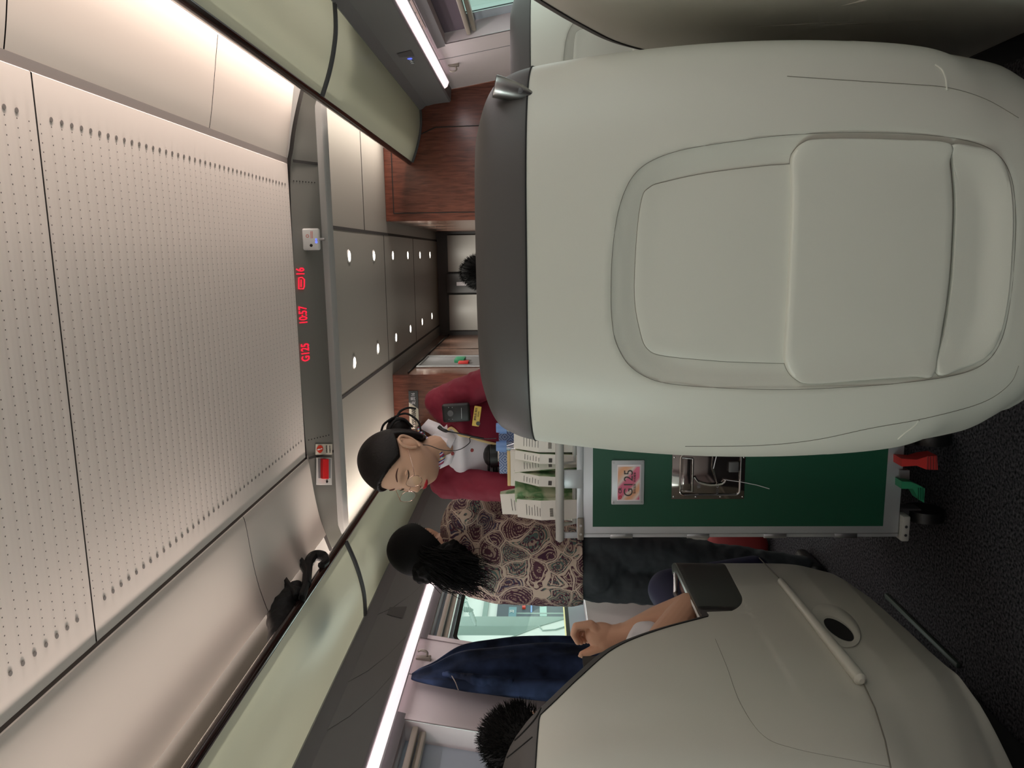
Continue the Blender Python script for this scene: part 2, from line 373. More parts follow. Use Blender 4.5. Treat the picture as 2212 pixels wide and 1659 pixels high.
def window(i, side, h, open_blind):
    y0, y1, z0, z1 = h; n = 'window_%d' % i; X = lambda z, d: CX+side*(wallx(z)+d)
    root = ST(empty(n, (X(z0, .05), (y0+y1)/2, z0)))
    b = MB()                                    # casing round the inner opening, standing proud of the wall
    fw = .035
    for a, c_, e, g_ in ((y0-fw, y0, z0, z1), (y1, y1+fw, z0, z1)):
        for q in (0,):
            b.quad((X(e, -.006), a, e), (X(g_, -.006), a, g_), (X(g_, -.006), c_, g_), (X(e, -.006), c_, e))
    b.build('window_frame', 'wall', root)
    b = MB(); b.quad((X(z1, -.004), y0-fw, z1-.004), (X(z1, -.004), y1+fw, z1-.004), (X(z1+.04, -.012), y1+fw, z1+.045), (X(z1+.04, -.012), y0-fw, z1+.045)); b.build('window_header', 'window_grey', root)
    # inner liner plate with a rounded opening and black rubber
    def ring(o_, i_, d, m, nm):
        b = MB(); b.loft([[(X(z, d), y, z) for y, z in o_], [(X(z, d), y, z) for y, z in i_]]); return b.build(nm, m, root)
    gl = rounded(y0+.13, y1-.13, z0+.09, z1-.09, .07); full = []
    for y, z in gl: full.append((y0 if y < y0+.20 else y1 if y > y1-.20 else y, z0 if z < z0+.16 else z1 if z > z1-.16 else z))
    ring(full, gl, .085, 'window_inner', 'window_liner')
    rb = rounded(y0+.15, y1-.15, z0+.11, z1-.11, .055)
    ring(gl, rb, .088, 'rubber', 'rubber_seal')
    b = MB(); b.quad(*[(X(z, .10), y, z) for y, z in ((y0+.1, z0+.06), (y1-.1, z0+.06), (y1-.1, z1-.06), (y0+.1, z1-.06))]); b.build('pane', 'pane', root)
    b = MB(); zb = z1-open_blind
    if open_blind > .1:
        b.quad((X(z1, .05), y0+.01, z1), (X(z1, .05), y1-.01, z1), (X(zb, .05), y1-.01, zb), (X(zb, .05), y0+.01, zb)); b.build('roller_blind', 'blind', root)
    else: b.bm.free()
    b = MB()
    for k, (zz, d) in enumerate(((zb, .03), (zb-.028, .045))): b.box(X(zz, d)-.014, X(zz, d)+.014, y0+.005, y1-.005, zz-.024, zz, .005)
    b.build('blind_bar', 'window_tan', root)
window(1, -1, LW[1], .03); window(2, -1, LW[0], .03); window(3, 1, RW[0], .12); window(4, -1, LW[2], .03); window(5, 1, RW[1], .09)
# lower wall panel seams
for s_, n_ in ((-1, 'baseboard_left'), (1, 'baseboard_right')):
    ST(MB().box(CX+s_*1.50-.03, CX+s_*1.50+.03, YB, YE, 0, .14, .01).build(n_, 'window_grey'))
k = 1
for side, ys in ((-1, (2.90, .7)), (1, (4.62, 2.2))):
    for y in ys:
        ST(MB().tube([(CX+side*(wallx(z)-.001), y, z) for z in (.9, 1.0, 1.3, 1.66, 1.74)], .002, 6).build('trim_%d' % k, 'window_grey')); k += 1

# ---- ceiling: ribbed perforated panels
def ribbed(y0, y1):
    xc, hw = -.245, .625; b = MB(); xs = [-hw, -hw+.004, -.56, -.545, -.53, -.26, 0, .26, .53, .545, .56, hw-.004, hw]
    rings = []; n = int((y1-y0)/GP*10)
    for i in range(n+1):
        y = y0+(y1-y0)*i/n; ph = ((y+10.008)/GP) % 1; g_ = max(0, math.cos((ph-.5)*2*PI))**1.0
        row = []
        for x in xs:
            e = 1 if abs(x) <= .53 else max(0, 1-(abs(x)-.53)/.03)
            edge = .006 if abs(x) >= hw else 0
            row.append((xc+x, y, 2.197+g_*e*.0014+edge))
        rings.append(row)
    b.loft(rings, closed=False)
    o = ST(b.build('ceiling', 'ceiling_panel', angle=25))
    d = MB()                                                     # open end of every groove
    j0 = math.ceil((y0+.02+10.008)/GP-.5)
    y = (j0+.5)*GP-10.008
    while y < y1-.02:
        for s_ in (-1, 1): d.cone((xc+s_*.537, y, 2.1962), .0052, (xc+s_*.537, y, 2.1972), .0052, 10)
        y += GP
    d.build('ceiling_groove_end', 'groove', o)
    return o
ribbed(1.591, 3.195); ribbed(-.02, 1.586); ribbed(-1.6, -.03)
# side ceiling panels: sweep of the cove profile
SP = [(.565, 2.203), (.64, 2.186), (.745, 2.169), (.828, 2.152), (.918, 2.127), (.920, 2.131), (.920, 2.30)]
for side in (-1, 1):
    if side > 0: SP = [(.565, 2.203), (.70, 2.190), (.841, 2.173), (.92, 2.163), (.982, 2.152), (.988, 2.154), (.988, 2.30)]
    c0 = -.245
    off = -.245-CX
    prof = [(CX+side*a_+ (off if i_ < 2 else off*.3 if i_ == 2 else 0), z_) for i_, (a_, z_) in enumerate(SP)]
    prof[0] = (-.245+side*.64, 2.203)
    cuts = [-1.6, -.03, 1.52, 2.455, 3.20] if side > 0 else [-1.6, .9, 2.455, 3.20]
    for y0, y1 in zip(cuts, cuts[1:]):
        b = MB(); sm = spline([(x, 0, z) for x, z in prof[:5]], 5)+[Vector((x, 0, z)) for x, z in prof[5:]]
        b.loft([[(p.x, y, p.z) for p in sm] for y in (y0+.002, y1-.002)], closed=False)
        ST(b.build('ceiling', 'ceiling_side', angle=24))
    ST(MB().box(min(-.245+side*.622, -.245+side*.647), max(-.245+side*.622, -.245+side*.647), YB, 3.24, 2.2005, 2.23).build('trim_%d' % k, 'groove')); k += 1
    ST(MB().loft([[(CX+side*a_, y, z_) for a_, z_ in ((.92, 2.299), (1.41, 2.299))] for y in (YB, YE)], closed=False).build('ceiling', 'cavity_shade'))
    ST(MB().loft([[(CX+side*1.395, y, z_) for z_ in (2.06, 2.30)] for y in (YB, YE)], closed=False).build('trim_%d' % k, 'cavity_shade')); k += 1  # dark lining added so the recess above the rail stays dim
# backing above the joints
ST(MB().box(CX-1.0, CX+1.0, YB, 3.24, 2.235, 2.25).build('ceiling', 'dark_gap'))
ST(MB().box(-.245-.62, -.245+.62, 1.575, 1.60, 2.2035, 2.215).build('trim_%d' % k, 'groove')); k += 1
def rowz(X): return lerp(abs(X-CX-(.06 if abs(X-CX) < .6 else 0)), [(0, 2.199), (.60, 2.192), (.745, 2.169), (.828, 2.152), (.918, 2.127), (1.0, 2.10)])
def epz(X, y): a_ = rowz(X)+.0155; b_ = min(rowz(X)-.001, 2.120); return a_+(b_-a_)*(y-3.25)/.122
PN = Vector((0, -.093, -.122)).normalized(); upv = Vector((0, -.122, .093)).normalized()
# end panel of the cabin ceiling (dark, carries the display), then the beam
def endpanel():
    root = ST(empty('ceiling', (-.245, 3.2, 2.19)))
    offs = [(-1.0, 2.10), (-.918, 2.127), (-.828, 2.152), (-.745, 2.169), (-.60, 2.192), (0, 2.199), (.60, 2.192), (.745, 2.169), (.828, 2.152), (.918, 2.127), (1.0, 2.10)]
    row = spline([(CX+a_+(.06 if abs(a_) < .6 else 0), 0, z_) for a_, z_ in offs], 4)
    b = MB(); b.loft([[(p.x, 3.235, p.z+.019) for p in row], [(p.x, 3.25, p.z+.0155) for p in row], [(p.x, 3.374, min(p.z-.001, 2.120)) for p in row]], closed=False)
    b.build('ceiling_end_panel', 'grey_ceiling', root)
    b = MB(); b.loft([[(p.x, 3.198, p.z-.001) for p in row], [(p.x, 3.21, p.z+.02) for p in row], [(p.x, 3.235, p.z+.0195) for p in row]], closed=False); b.build('joint', 'dark_gap', root)
    for s_ in (-1, 1):
        b = MB(); x = -.245+s_*.64; b.loft([[(x+dx, y, epz(x, y)-.0012) for y in (3.25, 3.30, 3.37)] for dx in (-.006, .006)], closed=False); b.build('seam', 'dark_gap', root)
    d = MB()
    for s_ in (-1, 1):
        for i in range(8): q = Vector((-.245+s_*.56, 3.262+.013*i, epz(-.245+s_*.56, 3.262+.013*i))); d.cone(q, .0028, q+PN*.001, .0028, 8)
    d.build('pin_hole', 'dark_gap', root)
endpanel()
# header beam: light grey box with bevelled lower edge, slightly lower to the left as in the carriage
b = MB(); b.loft([[(x, 3.39, 2.15), (x, 3.375, 2.122), (x, 3.375, 2.094), (x, 3.382, 2.088), (x, 3.44, 2.086), (x, 3.45, 2.094), (x, 3.45, 2.30), (x, 3.39, 2.30)] for x in (CX-1.38, CX+1.38)], caps=True)
ST(b.build('trim_%d' % k, 'beam')); k += 1
# corridor ceiling beyond the beam
CZ = 2.225
ST(box('ceiling', 'corridor_ceiling', -.742, .142, 3.45, 8.2, CZ, CZ+.03))
ST(box('ceiling', 'corridor_ceiling', CX-1.41, -.752, 3.45, 8.2, CZ+.002, CZ+.03)); ST(box('ceiling', 'corridor_ceiling', .152, CX+1.41, 3.45, 8.2, CZ+.002, CZ+.03))
b = MB()
b.box(-.756, -.738, 3.5, 8.2, CZ-.002, CZ+.02); b.box(.138, .156, 3.5, 8.2, CZ-.002, CZ+.02)
for y in (5.28, 6.54): b.box(-.74, .14, y-.004, y+.004, CZ-.0015, CZ+.01)
b.box(.15, 1.0, 4.7, 4.704, CZ-.001, CZ+.01)
ST(b.build('trim_%d' % k, 'dark_gap')); k += 1
lampmb = None
proto = None
for sx_, x in (('right', 0.0), ('left', -.6)):
    for i in range(6):
        y = 4.27+.655*i
        root = empty('ceiling_spotlight', (x, y, CZ))
        o1 = MB().tube([(x+.034*math.cos(a*PI/10), y+.034*math.sin(a*PI/10), CZ-.001) for a in range(20)], .004, 6, closed=True).build('bezel', 'beam', root)
        MB().cone((x, y, CZ-.004), .028, (x, y, CZ+.001), .026, 16).build('lens', 'lamp_white', root)
        where = ['nearest', 'second nearest', 'third', 'fourth', 'fifth', 'farthest'][i]
        fin(root, 'small round spotlight, %s of the row on the %s side of the corridor ceiling' % (where, sx_), 'ceiling light', 'spotlights in the corridor ceiling')
        l = bpy.data.lights.new('spot', 'SPOT'); l.energy = 11; l.spot_size = 2.9; l.spot_blend = .8; l.shadow_soft_size = .03; l.color = (1, .95, .84)
        lo = bpy.data.objects.new('spot', l); COL.objects.link(lo); lo.location = (x, y, CZ-.02); lo.parent = root; lo.matrix_parent_inverse = Matrix.Translation(root.location).inverted()
# wood partitions, corridor sides, end door
WR0, WL1 = .236, -.853
def partition(name, x0, x1):
    r = ST(empty(name, ((x0+x1)/2, 5.4, 0)))
    MB().box(x0, x1, 5.405, 5.47, 0, CZ).build('panel', 'wood', r)
    return r
r = partition('wall_front_right', WR0, CX+1.57)
for (a_, b_) in (((.29, 5.402, 0), (.29, 5.402, 2.17)), ((.29, 5.402, 2.17), (.73, 5.402, 2.17)), ((.73, 5.402, 2.17), (.86, 5.402, 1.86)), ((.86, 5.402, 1.86), (.87, 5.402, 1.4))):
    MB().tube([a_, b_], .003, 6).build('seam', 'dark_gap', r)
r = partition('wall_front_left', CX-1.57, WL1)
ST(box('wall_corridor_right', 'wood_grey', WR0, WR0+.04, 5.47, 8.2, 0, CZ)); 
ST(box('wall_corridor_left', 'wood_grey', WL1-.04, WL1, 5.47, 8.2, 0, CZ))
ST(MB().box(WL1-.01, WL1+.012, 5.47, 8.2, 2.12, 2.128).box(WL1-.01, WL1+.004, 6.9, 6.906, 1, 2.12).build('trim_%d' % k, 'dark_gap')); k += 1
d = ST(empty('door_1', (CX, 8.1, 0)))
box('door_frame', 'service_dark', WL1, WR0+.001, 8.12, 8.2, 0, CZ, 0, d)
for x0, x1 in ((-.80, -.42), (-.18, .20)): box('door_leaf', 'beam', x0, x1, 8.08, 8.12, 0, 2.11, .005, d)
box('door_post', 'service_dark', -.40, -.20, 8.06, 8.11, 0, 2.13, .005, d)
box('door_plate', 'white_cloth', -.325, -.285, 8.05, 8.06, 1.85, 2.02, .003, d)

# ---- luggage racks
RP = [(.935, 2.030), (1.02, 1.998), (1.105, 1.975), (1.19, 1.962), (1.30, 1.962)]
def rack(side, label):
    root = fin(empty('luggage_rack', (CX+side*1.1, 2, 1.96)), label, 'luggage rack', 'luggage racks')
    prof = spline([(CX+side*a_, 0, z_) for a_, z_ in RP], 4)
    cuts = [-1.55, -.35, .95, 3.15, 5.385] if side > 0 else [-1.55, -.35, .95, 3.15, 5.385]
    for y0, y1 in zip(cuts, cuts[1:]):
        b = MB(); b.loft([[(p.x, y, p.z+dz) for p in prof] for dz, y in ((0, y0+.012), (0, y1-.012))], closed=False)
        o = b.build('glass_panel', 'frosted_glass', root)
    for y in cuts[1:-1]:
        b = MB()
        for dy in (-.009, .009): b.tube([(p.x, y+dy, p.z-.004) for p in prof], .0075, 8)
        b.build('bracket', 'service_dark', root)
    for y in (cuts[-1],):
        b = MB(); b.tube([(p.x, y-.003, p.z-.004) for p in prof], .011, 8); b.build('bracket', 'service_dark', root)
    X = CX+side*.935
    b = MB(); b.tube([(X, -1.58, 2.045), (X, 5.39, 2.045)], .017, 12); b.build('rail', 'rail', root)
    b = MB(); b.tube([(X+side*.006, -1.58, 2.064), (X+side*.006, 5.39, 2.064)], .006, 8); b.build('rail_trim', 'brushed', root)
    b = MB(); b.tube([(X+side*.045, -1.58, 2.045), (X+side*.045, 5.39, 2.045)], .011, 8); b.build('rail_lip', 'brushed', root)
    return root
rack(-1, 'long frosted glass luggage rack with the black bag on it, along the left windows')
rack(1, 'long empty frosted glass luggage rack with dark rail above the right windows')
# service panels (reading light units) below the racks
def service(side, label):
    root = fin(empty('service_unit', (CX+side*1.32, 2, 1.85)), label, 'service panel', 'grey service panels under the racks')
    ye = 5.39
    b = MB(); b.loft([[(CX+side*a_, y, z_) for a_, z_ in ((1.285, 1.975), (1.275, 1.955), (1.300, 1.925), (1.304, 1.916), (1.312, 1.905))] for y in (YB, ye)], closed=False); b.build('upper_moulding', 'window_grey', root)
    b = MB(); b.loft([[(CX+side*a_, y, z_) for a_, z_ in ((1.3035, 1.912), (1.315, 1.86), (1.322, 1.80), (1.325, 1.757), (1.335, 1.748))] for y in (YB, ye)], closed=False); b.build('cover', 'service_grey', root)
    b = MB(); b.loft([[(CX+side*a_, y, z_) for a_, z_ in ((1.335, 1.748), (1.41, 1.742))] for y in (YB, ye)], closed=False); b.build('underside', 'service_grey', root)
    for y in ((1.86, 3.22, 1.0) if side < 0 else (4.05, 2.6)):
        b = MB(); z0, z1 = 1.80, 1.875
        f = lambda z: CX+side*(lerp(z, [(1.757, 1.325), (1.80, 1.322), (1.86, 1.315), (1.914, 1.303)])-.002)
        b.quad((f(z1), y, z1), (f(z0), y-.02, z0), (f(z0), y+.10, z0), (f(z1), y+.07, z1)); b.build('speaker_grille', 'service_dark', root)
        if side > 0:
            for j in range(4):
                b = MB(); b.ball((f(1.83), y+.13+.03*j, 1.83), .009, (.4, .5, 1.5), sub=2); b.build('touch_button', 'steel' if j else 'led_blue', root)
    b = MB()
    for y in ((1.75, 2.35, 2.65, 3.2) if side < 0 else ()):
        b.tube([(CX+side*1.3005, y, 1.912), (CX+side*1.314, y+.1, 1.86), (CX+side*1.3225, y+.25, 1.80), (CX+side*1.3245, y+.4, 1.757)], .0008, 4)
    if side < 0: b.build('seam', 'service_dark', root)
    else: b.bm.free()
service(-1, 'grey service panel with dark grilles under the rack on the left')
service(1, 'grey service panel with touch buttons under the rack on the right')
def strip(side, y1, label):
    root = fin(empty('light_strip', (CX+side*1.36, 2, 1.73)), label, 'light', 'light strips over the windows')
    b = MB(); b.loft([[(CX+side*a_, y, z_) for a_, z_ in ((1.333, 1.744), (1.345, 1.726), (1.372, 1.716), (1.40, 1.724))] for y in (YB, y1)], closed=False); b.build('diffuser', 'strip_white', root)
    b = MB(); b.loft([[(CX+side*a_, y, z_) for a_, z_ in ((1.372, 1.716), (1.378, 1.712), (1.384, 1.7165))] for y in (YB, y1)], closed=False); b.build('edge', 'white_cloth', root)
strip(-1, 5.2, 'long pinkish white light strip over the left windows'); strip(1, 5.0, 'long pinkish white light strip over the right window')
# seat number plates beside the light strips
for i, (side, y, n_) in enumerate(((-1, 3.72, 5), (1, 3.78, 5))):
    r = fin(empty('seat_number_plate', (CX+side*1.413, y, 1.70)), 'small cream seat number label with pictograms above the %s window' % ('left' if side < 0 else 'right'), 'label', 'seat number labels')
    f = lambda z: CX+side*(wallx(z)-.006)
    b = MB(); b.quad((f(1.745), y-.26, 1.745), (f(1.745), y+.22, 1.745), (f(1.715), y+.22, 1.715), (f(1.715), y-.26, 1.715)); b.build('plate', 'sign_cream', r)
    f2 = lambda z: CX+side*(wallx(z)-.0075)
    if side < 0:
        b = MB(); b.quad((f2(1.745), y-.20, 1.745), (f2(1.745), y-.13, 1.745), (f2(1.715), y-.13, 1.715), (f2(1.715), y-.20, 1.715)); b.build('pictogram', 'sign_grey', r)
    for yy, tx in ((-.23, '01A'), (-.05, '01'), (.08, '1F'), (.17, 'A')): text('lettering', tx, 'print_dark', (f2(1.73), y+yy, 1.73), .022, right=(0, -side, 0), up=(0, 0, 1), parent=r)
# coat hooks
for X, y, z, lab in ((-1, 3.03, 1.685, 'metal coat hook on the left wall pillar above the denim jacket'), (1, 4.78, 1.665, 'thin metal coat hook on the right wall near the wood partition')):
    x = CX+X*wallx(z); r = fin(empty('coat_hook', (x, y, z)), lab, 'hook', 'coat hooks')
    MB().box(x-.012, x+.012, y-.014, y+.014, z-.035, z+.03, .004).build('base', 'bronze', r)
    MB().tube(spline([(x, y, z-.01), (x-X*.03, y, z-.02), (x-X*.04, y, z+.005), (x-X*.036, y, z+.02)], 4), .005, 8).build('prong', 'bronze', r)
# ---- things on the end panel
def onp(px, py, lift=.002):                       # point of the sloping end panel seen at a pixel
    lo, hi = 3.2, 3.42
    for _ in range(30):
        m_ = (lo+hi)/2; q = P(px, py, m_)
        if q.z < epz(q.x, m_): lo = m_
        else: hi = m_
    q = P(px, py, lo); return Vector((q.x, q.y, epz(q.x, q.y)))+PN*lift
dsp = fin(empty('led_display', (-.2, 3.31, 2.18)), 'red dot matrix display of train number, time and car number above the corridor', 'display')
for px, py, s_ in ((660, 761, 'G125'), (655, 681, '10:57'), (649, 587, '16')):
    text('lettering', s_, 'led', onp(px, py), .058, (1, 0, 0), upv, dsp, sx=.62, bold=.0004)
b = MB()
pts = [(645, 624), (655, 624), (657, 618), (657, 604), (652, 599), (645, 600)]
b.tube([onp(x, y) for x, y in pts], .0022, 6, closed=True); b.tube([onp(650, 620), onp(650, 604)], .002, 6); b.build('train_symbol', 'led', dsp)
# white camera box hanging on the panel above the beam
c = P(672, 517, 3.30)
r = fin(empty('camera_box', (c.x, 3.30, 2.09)), 'small white electronic box with a lens and blue light at the beam', 'device')
MB().box(c.x-.046, c.x+.046, 3.29, 3.315, c.z-.037, c.z+.037, .008, seg=3).build('case', 'box_white', r)
MB().cone((c.x-.026, 3.2905, c.z-.002), .0065, (c.x-.026, 3.289, c.z-.002), .0065).build('lens', 'black_plastic', r)
MB().cone((c.x-.012, 3.2905, c.z-.025), .005, (c.x-.012, 3.289, c.z-.025), .005).cone((c.x-.001, 3.2905, c.z-.025), .004, (c.x-.001, 3.289, c.z-.025), .004).build('blue_light', 'led_blue', r)
MB().cone((c.x+.0, 3.30, c.z-.036), .006, (c.x+.0, 3.30, c.z-.06), .006).build('antenna', 'steel', r)
MB().tube([(c.x+.014+.006*math.cos(a*PI/6), 3.2895, c.z+.012+.006*math.sin(a*PI/6)) for a in range(12)], .001, 5, closed=True).build('emblem', 'sign_red', r)
for dz in (-.004, -.010): MB().tube([(c.x+.004, 3.2895, c.z+dz), (c.x+.034, 3.2895, c.z+dz)], .0012, 4).build('print', 'sign_red', r)
# emergency brake and its sign
def plate(name, x0, x1, y0, y1, th, m_, par, base=.001):
    b = MB(); cs = [onp(x0, y0, base), onp(x1, y0, base), onp(x1, y1, base), onp(x0, y1, base)]; b.loft([cs, [v+PN*th for v in cs]], caps=True)
    o = b.build(name, m_, par); bv = o.modifiers.new('edge', 'BEVEL'); bv.width = .0015; bv.segments = 2; return o
q = onp(700, 1017)
r = fin(empty('emergency_brake', q), 'recessed red emergency brake handle in a grey frame on the ceiling end panel', 'emergency brake')
plate('housing', 682, 716, 988, 1047, .003, 'beam', r); plate('recess', 686, 713, 991, 1033, .0045, 'service_grey', r); plate('handle', 691, 704, 990, 1033, .018, 'red', r, .004)
k1 = onp(705, 1040, .003); MB().cone(k1, .006, k1+PN*.003, .006).build('keyhole', 'black_plastic', r)
q = onp(700, 971)
r = fin(empty('warning_sign', q), 'small white sign with a red exclamation disc beside the emergency brake', 'sign')
plate('plate', 681, 717, 959, 982, .0015, 'sign_cream', r)
q = onp(690, 970, .003); MB().cone(q, .018, q+PN*.0008, .018, 24).build('disc', 'sign_red', r)
text('exclamation_mark', '!', 'box_white', q+PN*.0015, .036, (1, 0, 0), upv, r, bold=.001)
text('lettering', '紧急制动', 'print_dark', onp(705, 970, .003), .009, (1, 0, 0), upv, r); text('lettering', '非紧急勿动', 'print_dark', onp(712, 970, .003), .007, (1, 0, 0), upv, r)
# number sign on the left partition
c0, c1 = P(882, 845, 5.39), P(905, 927, 5.39)
r = fin(empty('number_sign', ((c0.x+c1.x)/2, 5.40, (c0.z+c1.z)/2)), 'cream and grey sign reading ZYS560500 on the left wood partition', 'sign')
xl, xr, zt, zb_ = c1.x, c0.x, c0.z+.0, c1.z
MB().box(xl, xr, 5.396, 5.404, zb_, zt, .0).build('plate_grey', 'sign_grey', r)
xm = xl+(xr-xl)*.60; b = MB(); v = [(xl, 5.3955, zb_), (xm+.02-.04, 5.3955, zb_), (xm+.03, 5.3955, zt), (xl, 5.3955, zt)]; b.quad(*v); b.build('plate_cream', 'sign_cream', r)
text('lettering', 'ZYS560500', 'print_dark', (xl+(xr-xl)*.285, 5.394, (zb_+zt)/2), .040, parent=r, sx=.80, bold=.0008)
text('lettering', '定员16', 'white_cloth', (xl+(xr-xl)*.80, 5.394, (zb_+zt)/2), .036, parent=r, sx=.8, bold=.0008)
# display case on the corridor side
r = fin(empty('notice_case', (WL1+.01, 6.1, 1.9)), 'silver framed niche with small green and red items on the corridor wall', 'niche')
b = MB(); fr = [(WL1+.006, 5.74, 2.10), (WL1+.006, 6.35, 2.10), (WL1+.006, 6.35, 1.2), (WL1+.006, 5.74, 1.2)]
b.tube(fr, .011, 6, closed=True); b.build('frame', 'steel', r)
box('back', 'service_grey', WL1-.004, WL1+.003, 5.75, 6.34, 1.2, 2.10, 0, r)
box('green_item', 'pedal_green', WL1+.003, WL1+.03, 5.98, 6.16, 1.76, 1.84, .004, r); box('red_item', 'pedal_red', WL1+.003, WL1+.02, 5.9, 6.0, 1.72, 1.80, .003, r)
# ================================================================ SEATS
SY = 1.35; SX = -.015
def PB(y): t = min(1, max(0, (y-.60)/.13)); return lerp(y, [(.6, .60), (.95, .588), (1.0, .60), (1.03, .67)])+.13*(1-math.sqrt(1-(1-t)**2)) if t < 1 else lerp(y, [(.6, .60), (.95, .588), (1.0, .60), (1.03, .67)])
ZT = [(0, 1.288), (.03, 1.286), (.05, 1.278), (.09, 1.262), (.138, 1.243), (.2, 1.198), (.235, 1.17), (.334, 1.10), (.444, 1.01), (.517, .894), (.582, .76), (.60, .737), (.64, .739), (1.0, .743), (1.02, .735), (1.03, .70)]
ZB = [(0, .12), (.15, .135), (.3, .165), (.38, .175), (.58, .185), (.77, .21), (.9, .27), (.97, .41), (1.01, .57), (1.03, .69)]
SW = [(.12, .22), (.18, .27), (.25, .30), (.31, .325), (.38, .350), (.46, .385), (.6, .402), (.8, .405), (1.0, .394), (1.18, .372), (1.24, .352), (1.27, .335), (1.29, .30)]
BY = [(.18, .06), (.24, .03), (.32, .008), (.6, -.012), (.85, -.016), (1.1, -.006), (1.22, .002), (1.27, .012), (1.29, .03)]
sw = lambda z: lerp(z, SW)
def spl1(pts):
    sp_ = [(p.x, p.y) for p in spline([(a_, b_, 0) for a_, b_ in pts], 6)]
    return lambda v: lerp(v, sp_)
sw = spl1(SW); by = spl1(BY)
def cy_of(c): return .30*(1-max(0, 1-abs(c)**3.2)**(1/3.2))
def px2(l, n=6):                       # outline read off the photograph at the seat back -> (x, z) on the back
    return [(p.x-SX, p.z) for p in spline([P(x, y, SY-.01) for x, y in l], n, closed=True)]
OUT = px2([(1320, 640), (1322, 560), (1331, 480), (1347, 420), (1372, 375), (1412, 345), (1480, 322), (1600, 303), (1700, 291), (1850, 284), (2000, 288), (2100, 300), (2165, 325), (2197, 375), (2206, 460), (2203, 560), (2195, 650), (2178, 740), (2145, 790), (2080, 815), (1950, 832), (1800, 841), (1700, 844), (1600, 842), (1480, 835), (1410, 822), (1360, 790), (1331, 740), (1322, 690)])
INN = px2([(1373, 640), (1377, 520), (1388, 430), (1405, 404), (1440, 391), (1530, 372), (1640, 358), (1700, 353), (1750, 350), (1765, 360), (1765, 450), (1765, 640), (1765, 770), (1755, 788), (1700, 788), (1630, 786), (1560, 783), (1440, 772), (1401, 755), (1385, 715)])
TAB = px2([(1712, 430), (1712, 350), (1722, 322), (1740, 306), (1765, 300), (1850, 298), (1950, 300), (2060, 307), (2065, 350), (2069, 430), (2066, 520), (2060, 610), (2047, 710), (2030, 811), (1980, 817), (1900, 822), (1760, 831), (1722, 820), (1702, 790), (1698, 750), (1705, 600)])
POC = px2([(2068, 310), (2120, 314), (2160, 325), (2186, 365), (2196, 450), (2193, 560), (2184, 660), (2168, 740), (2140, 780), (2090, 800), (2036, 810), (2053, 710), (2066, 610), (2072, 520), (2075, 430), (2071, 350)])
OC = (sum(p[0] for p in OUT)/len(OUT), sum(p[1] for p in OUT)/len(OUT))
OA = sorted((math.atan2(z-OC[1], x-OC[0]), math.hypot(x-OC[0], z-OC[1])) for x, z in OUT)
OA = [(OA[-1][0]-2*PI, OA[-1][1])]+OA+[(OA[0][0]+2*PI, OA[0][1])]
def recess(x, z):
    r_ = math.hypot(x-OC[0], z-OC[1])
    if r_ > .6: return 0
    q_ = r_/lerp(math.atan2(z-OC[1], x-OC[0]), OA)
    if q_ >= 1: return 0
    a_ = min(1, (1-q_)/.012); b_ = min(1, (1-q_)/.17); b_ = b_*b_*(3-2*b_)
    return .0045*a_+.013*b_
def surf(x, z): return by(z)+cy_of(min(1, abs(x)/sw(z)))+recess(x, z)      # local y of the outer back surface
def pad(name, outl, h, m, parent, off, bev=.004):
    c = (sum(p[0] for p in outl)/len(outl), sum(p[1] for p in outl)/len(outl)); b = MB(); rings = []
    def rg(k, hh): return [(c[0]+(x-c[0])*k+off.x, surf(c[0]+(x-c[0])*k, c[1]+(z-c[1])*k)-hh+off.y, c[1]+(z-c[1])*k) for x, z in outl]
    rr = .2
    for k_, hh in ((1.0, -.004), (1.0, h-bev), (1-bev*.3/rr, h-bev*.3), (1-bev/rr, h), (.9, h), (.75, h), (.6, h), (.45, h), (.3, h), (.15, h), (.03, h)): rings.append(rg(k_, hh))
    b.loft(rings); b.bm.faces.new([v for v in b.bm.verts][-len(outl):])
    return b.build(name, m, parent, angle=50)
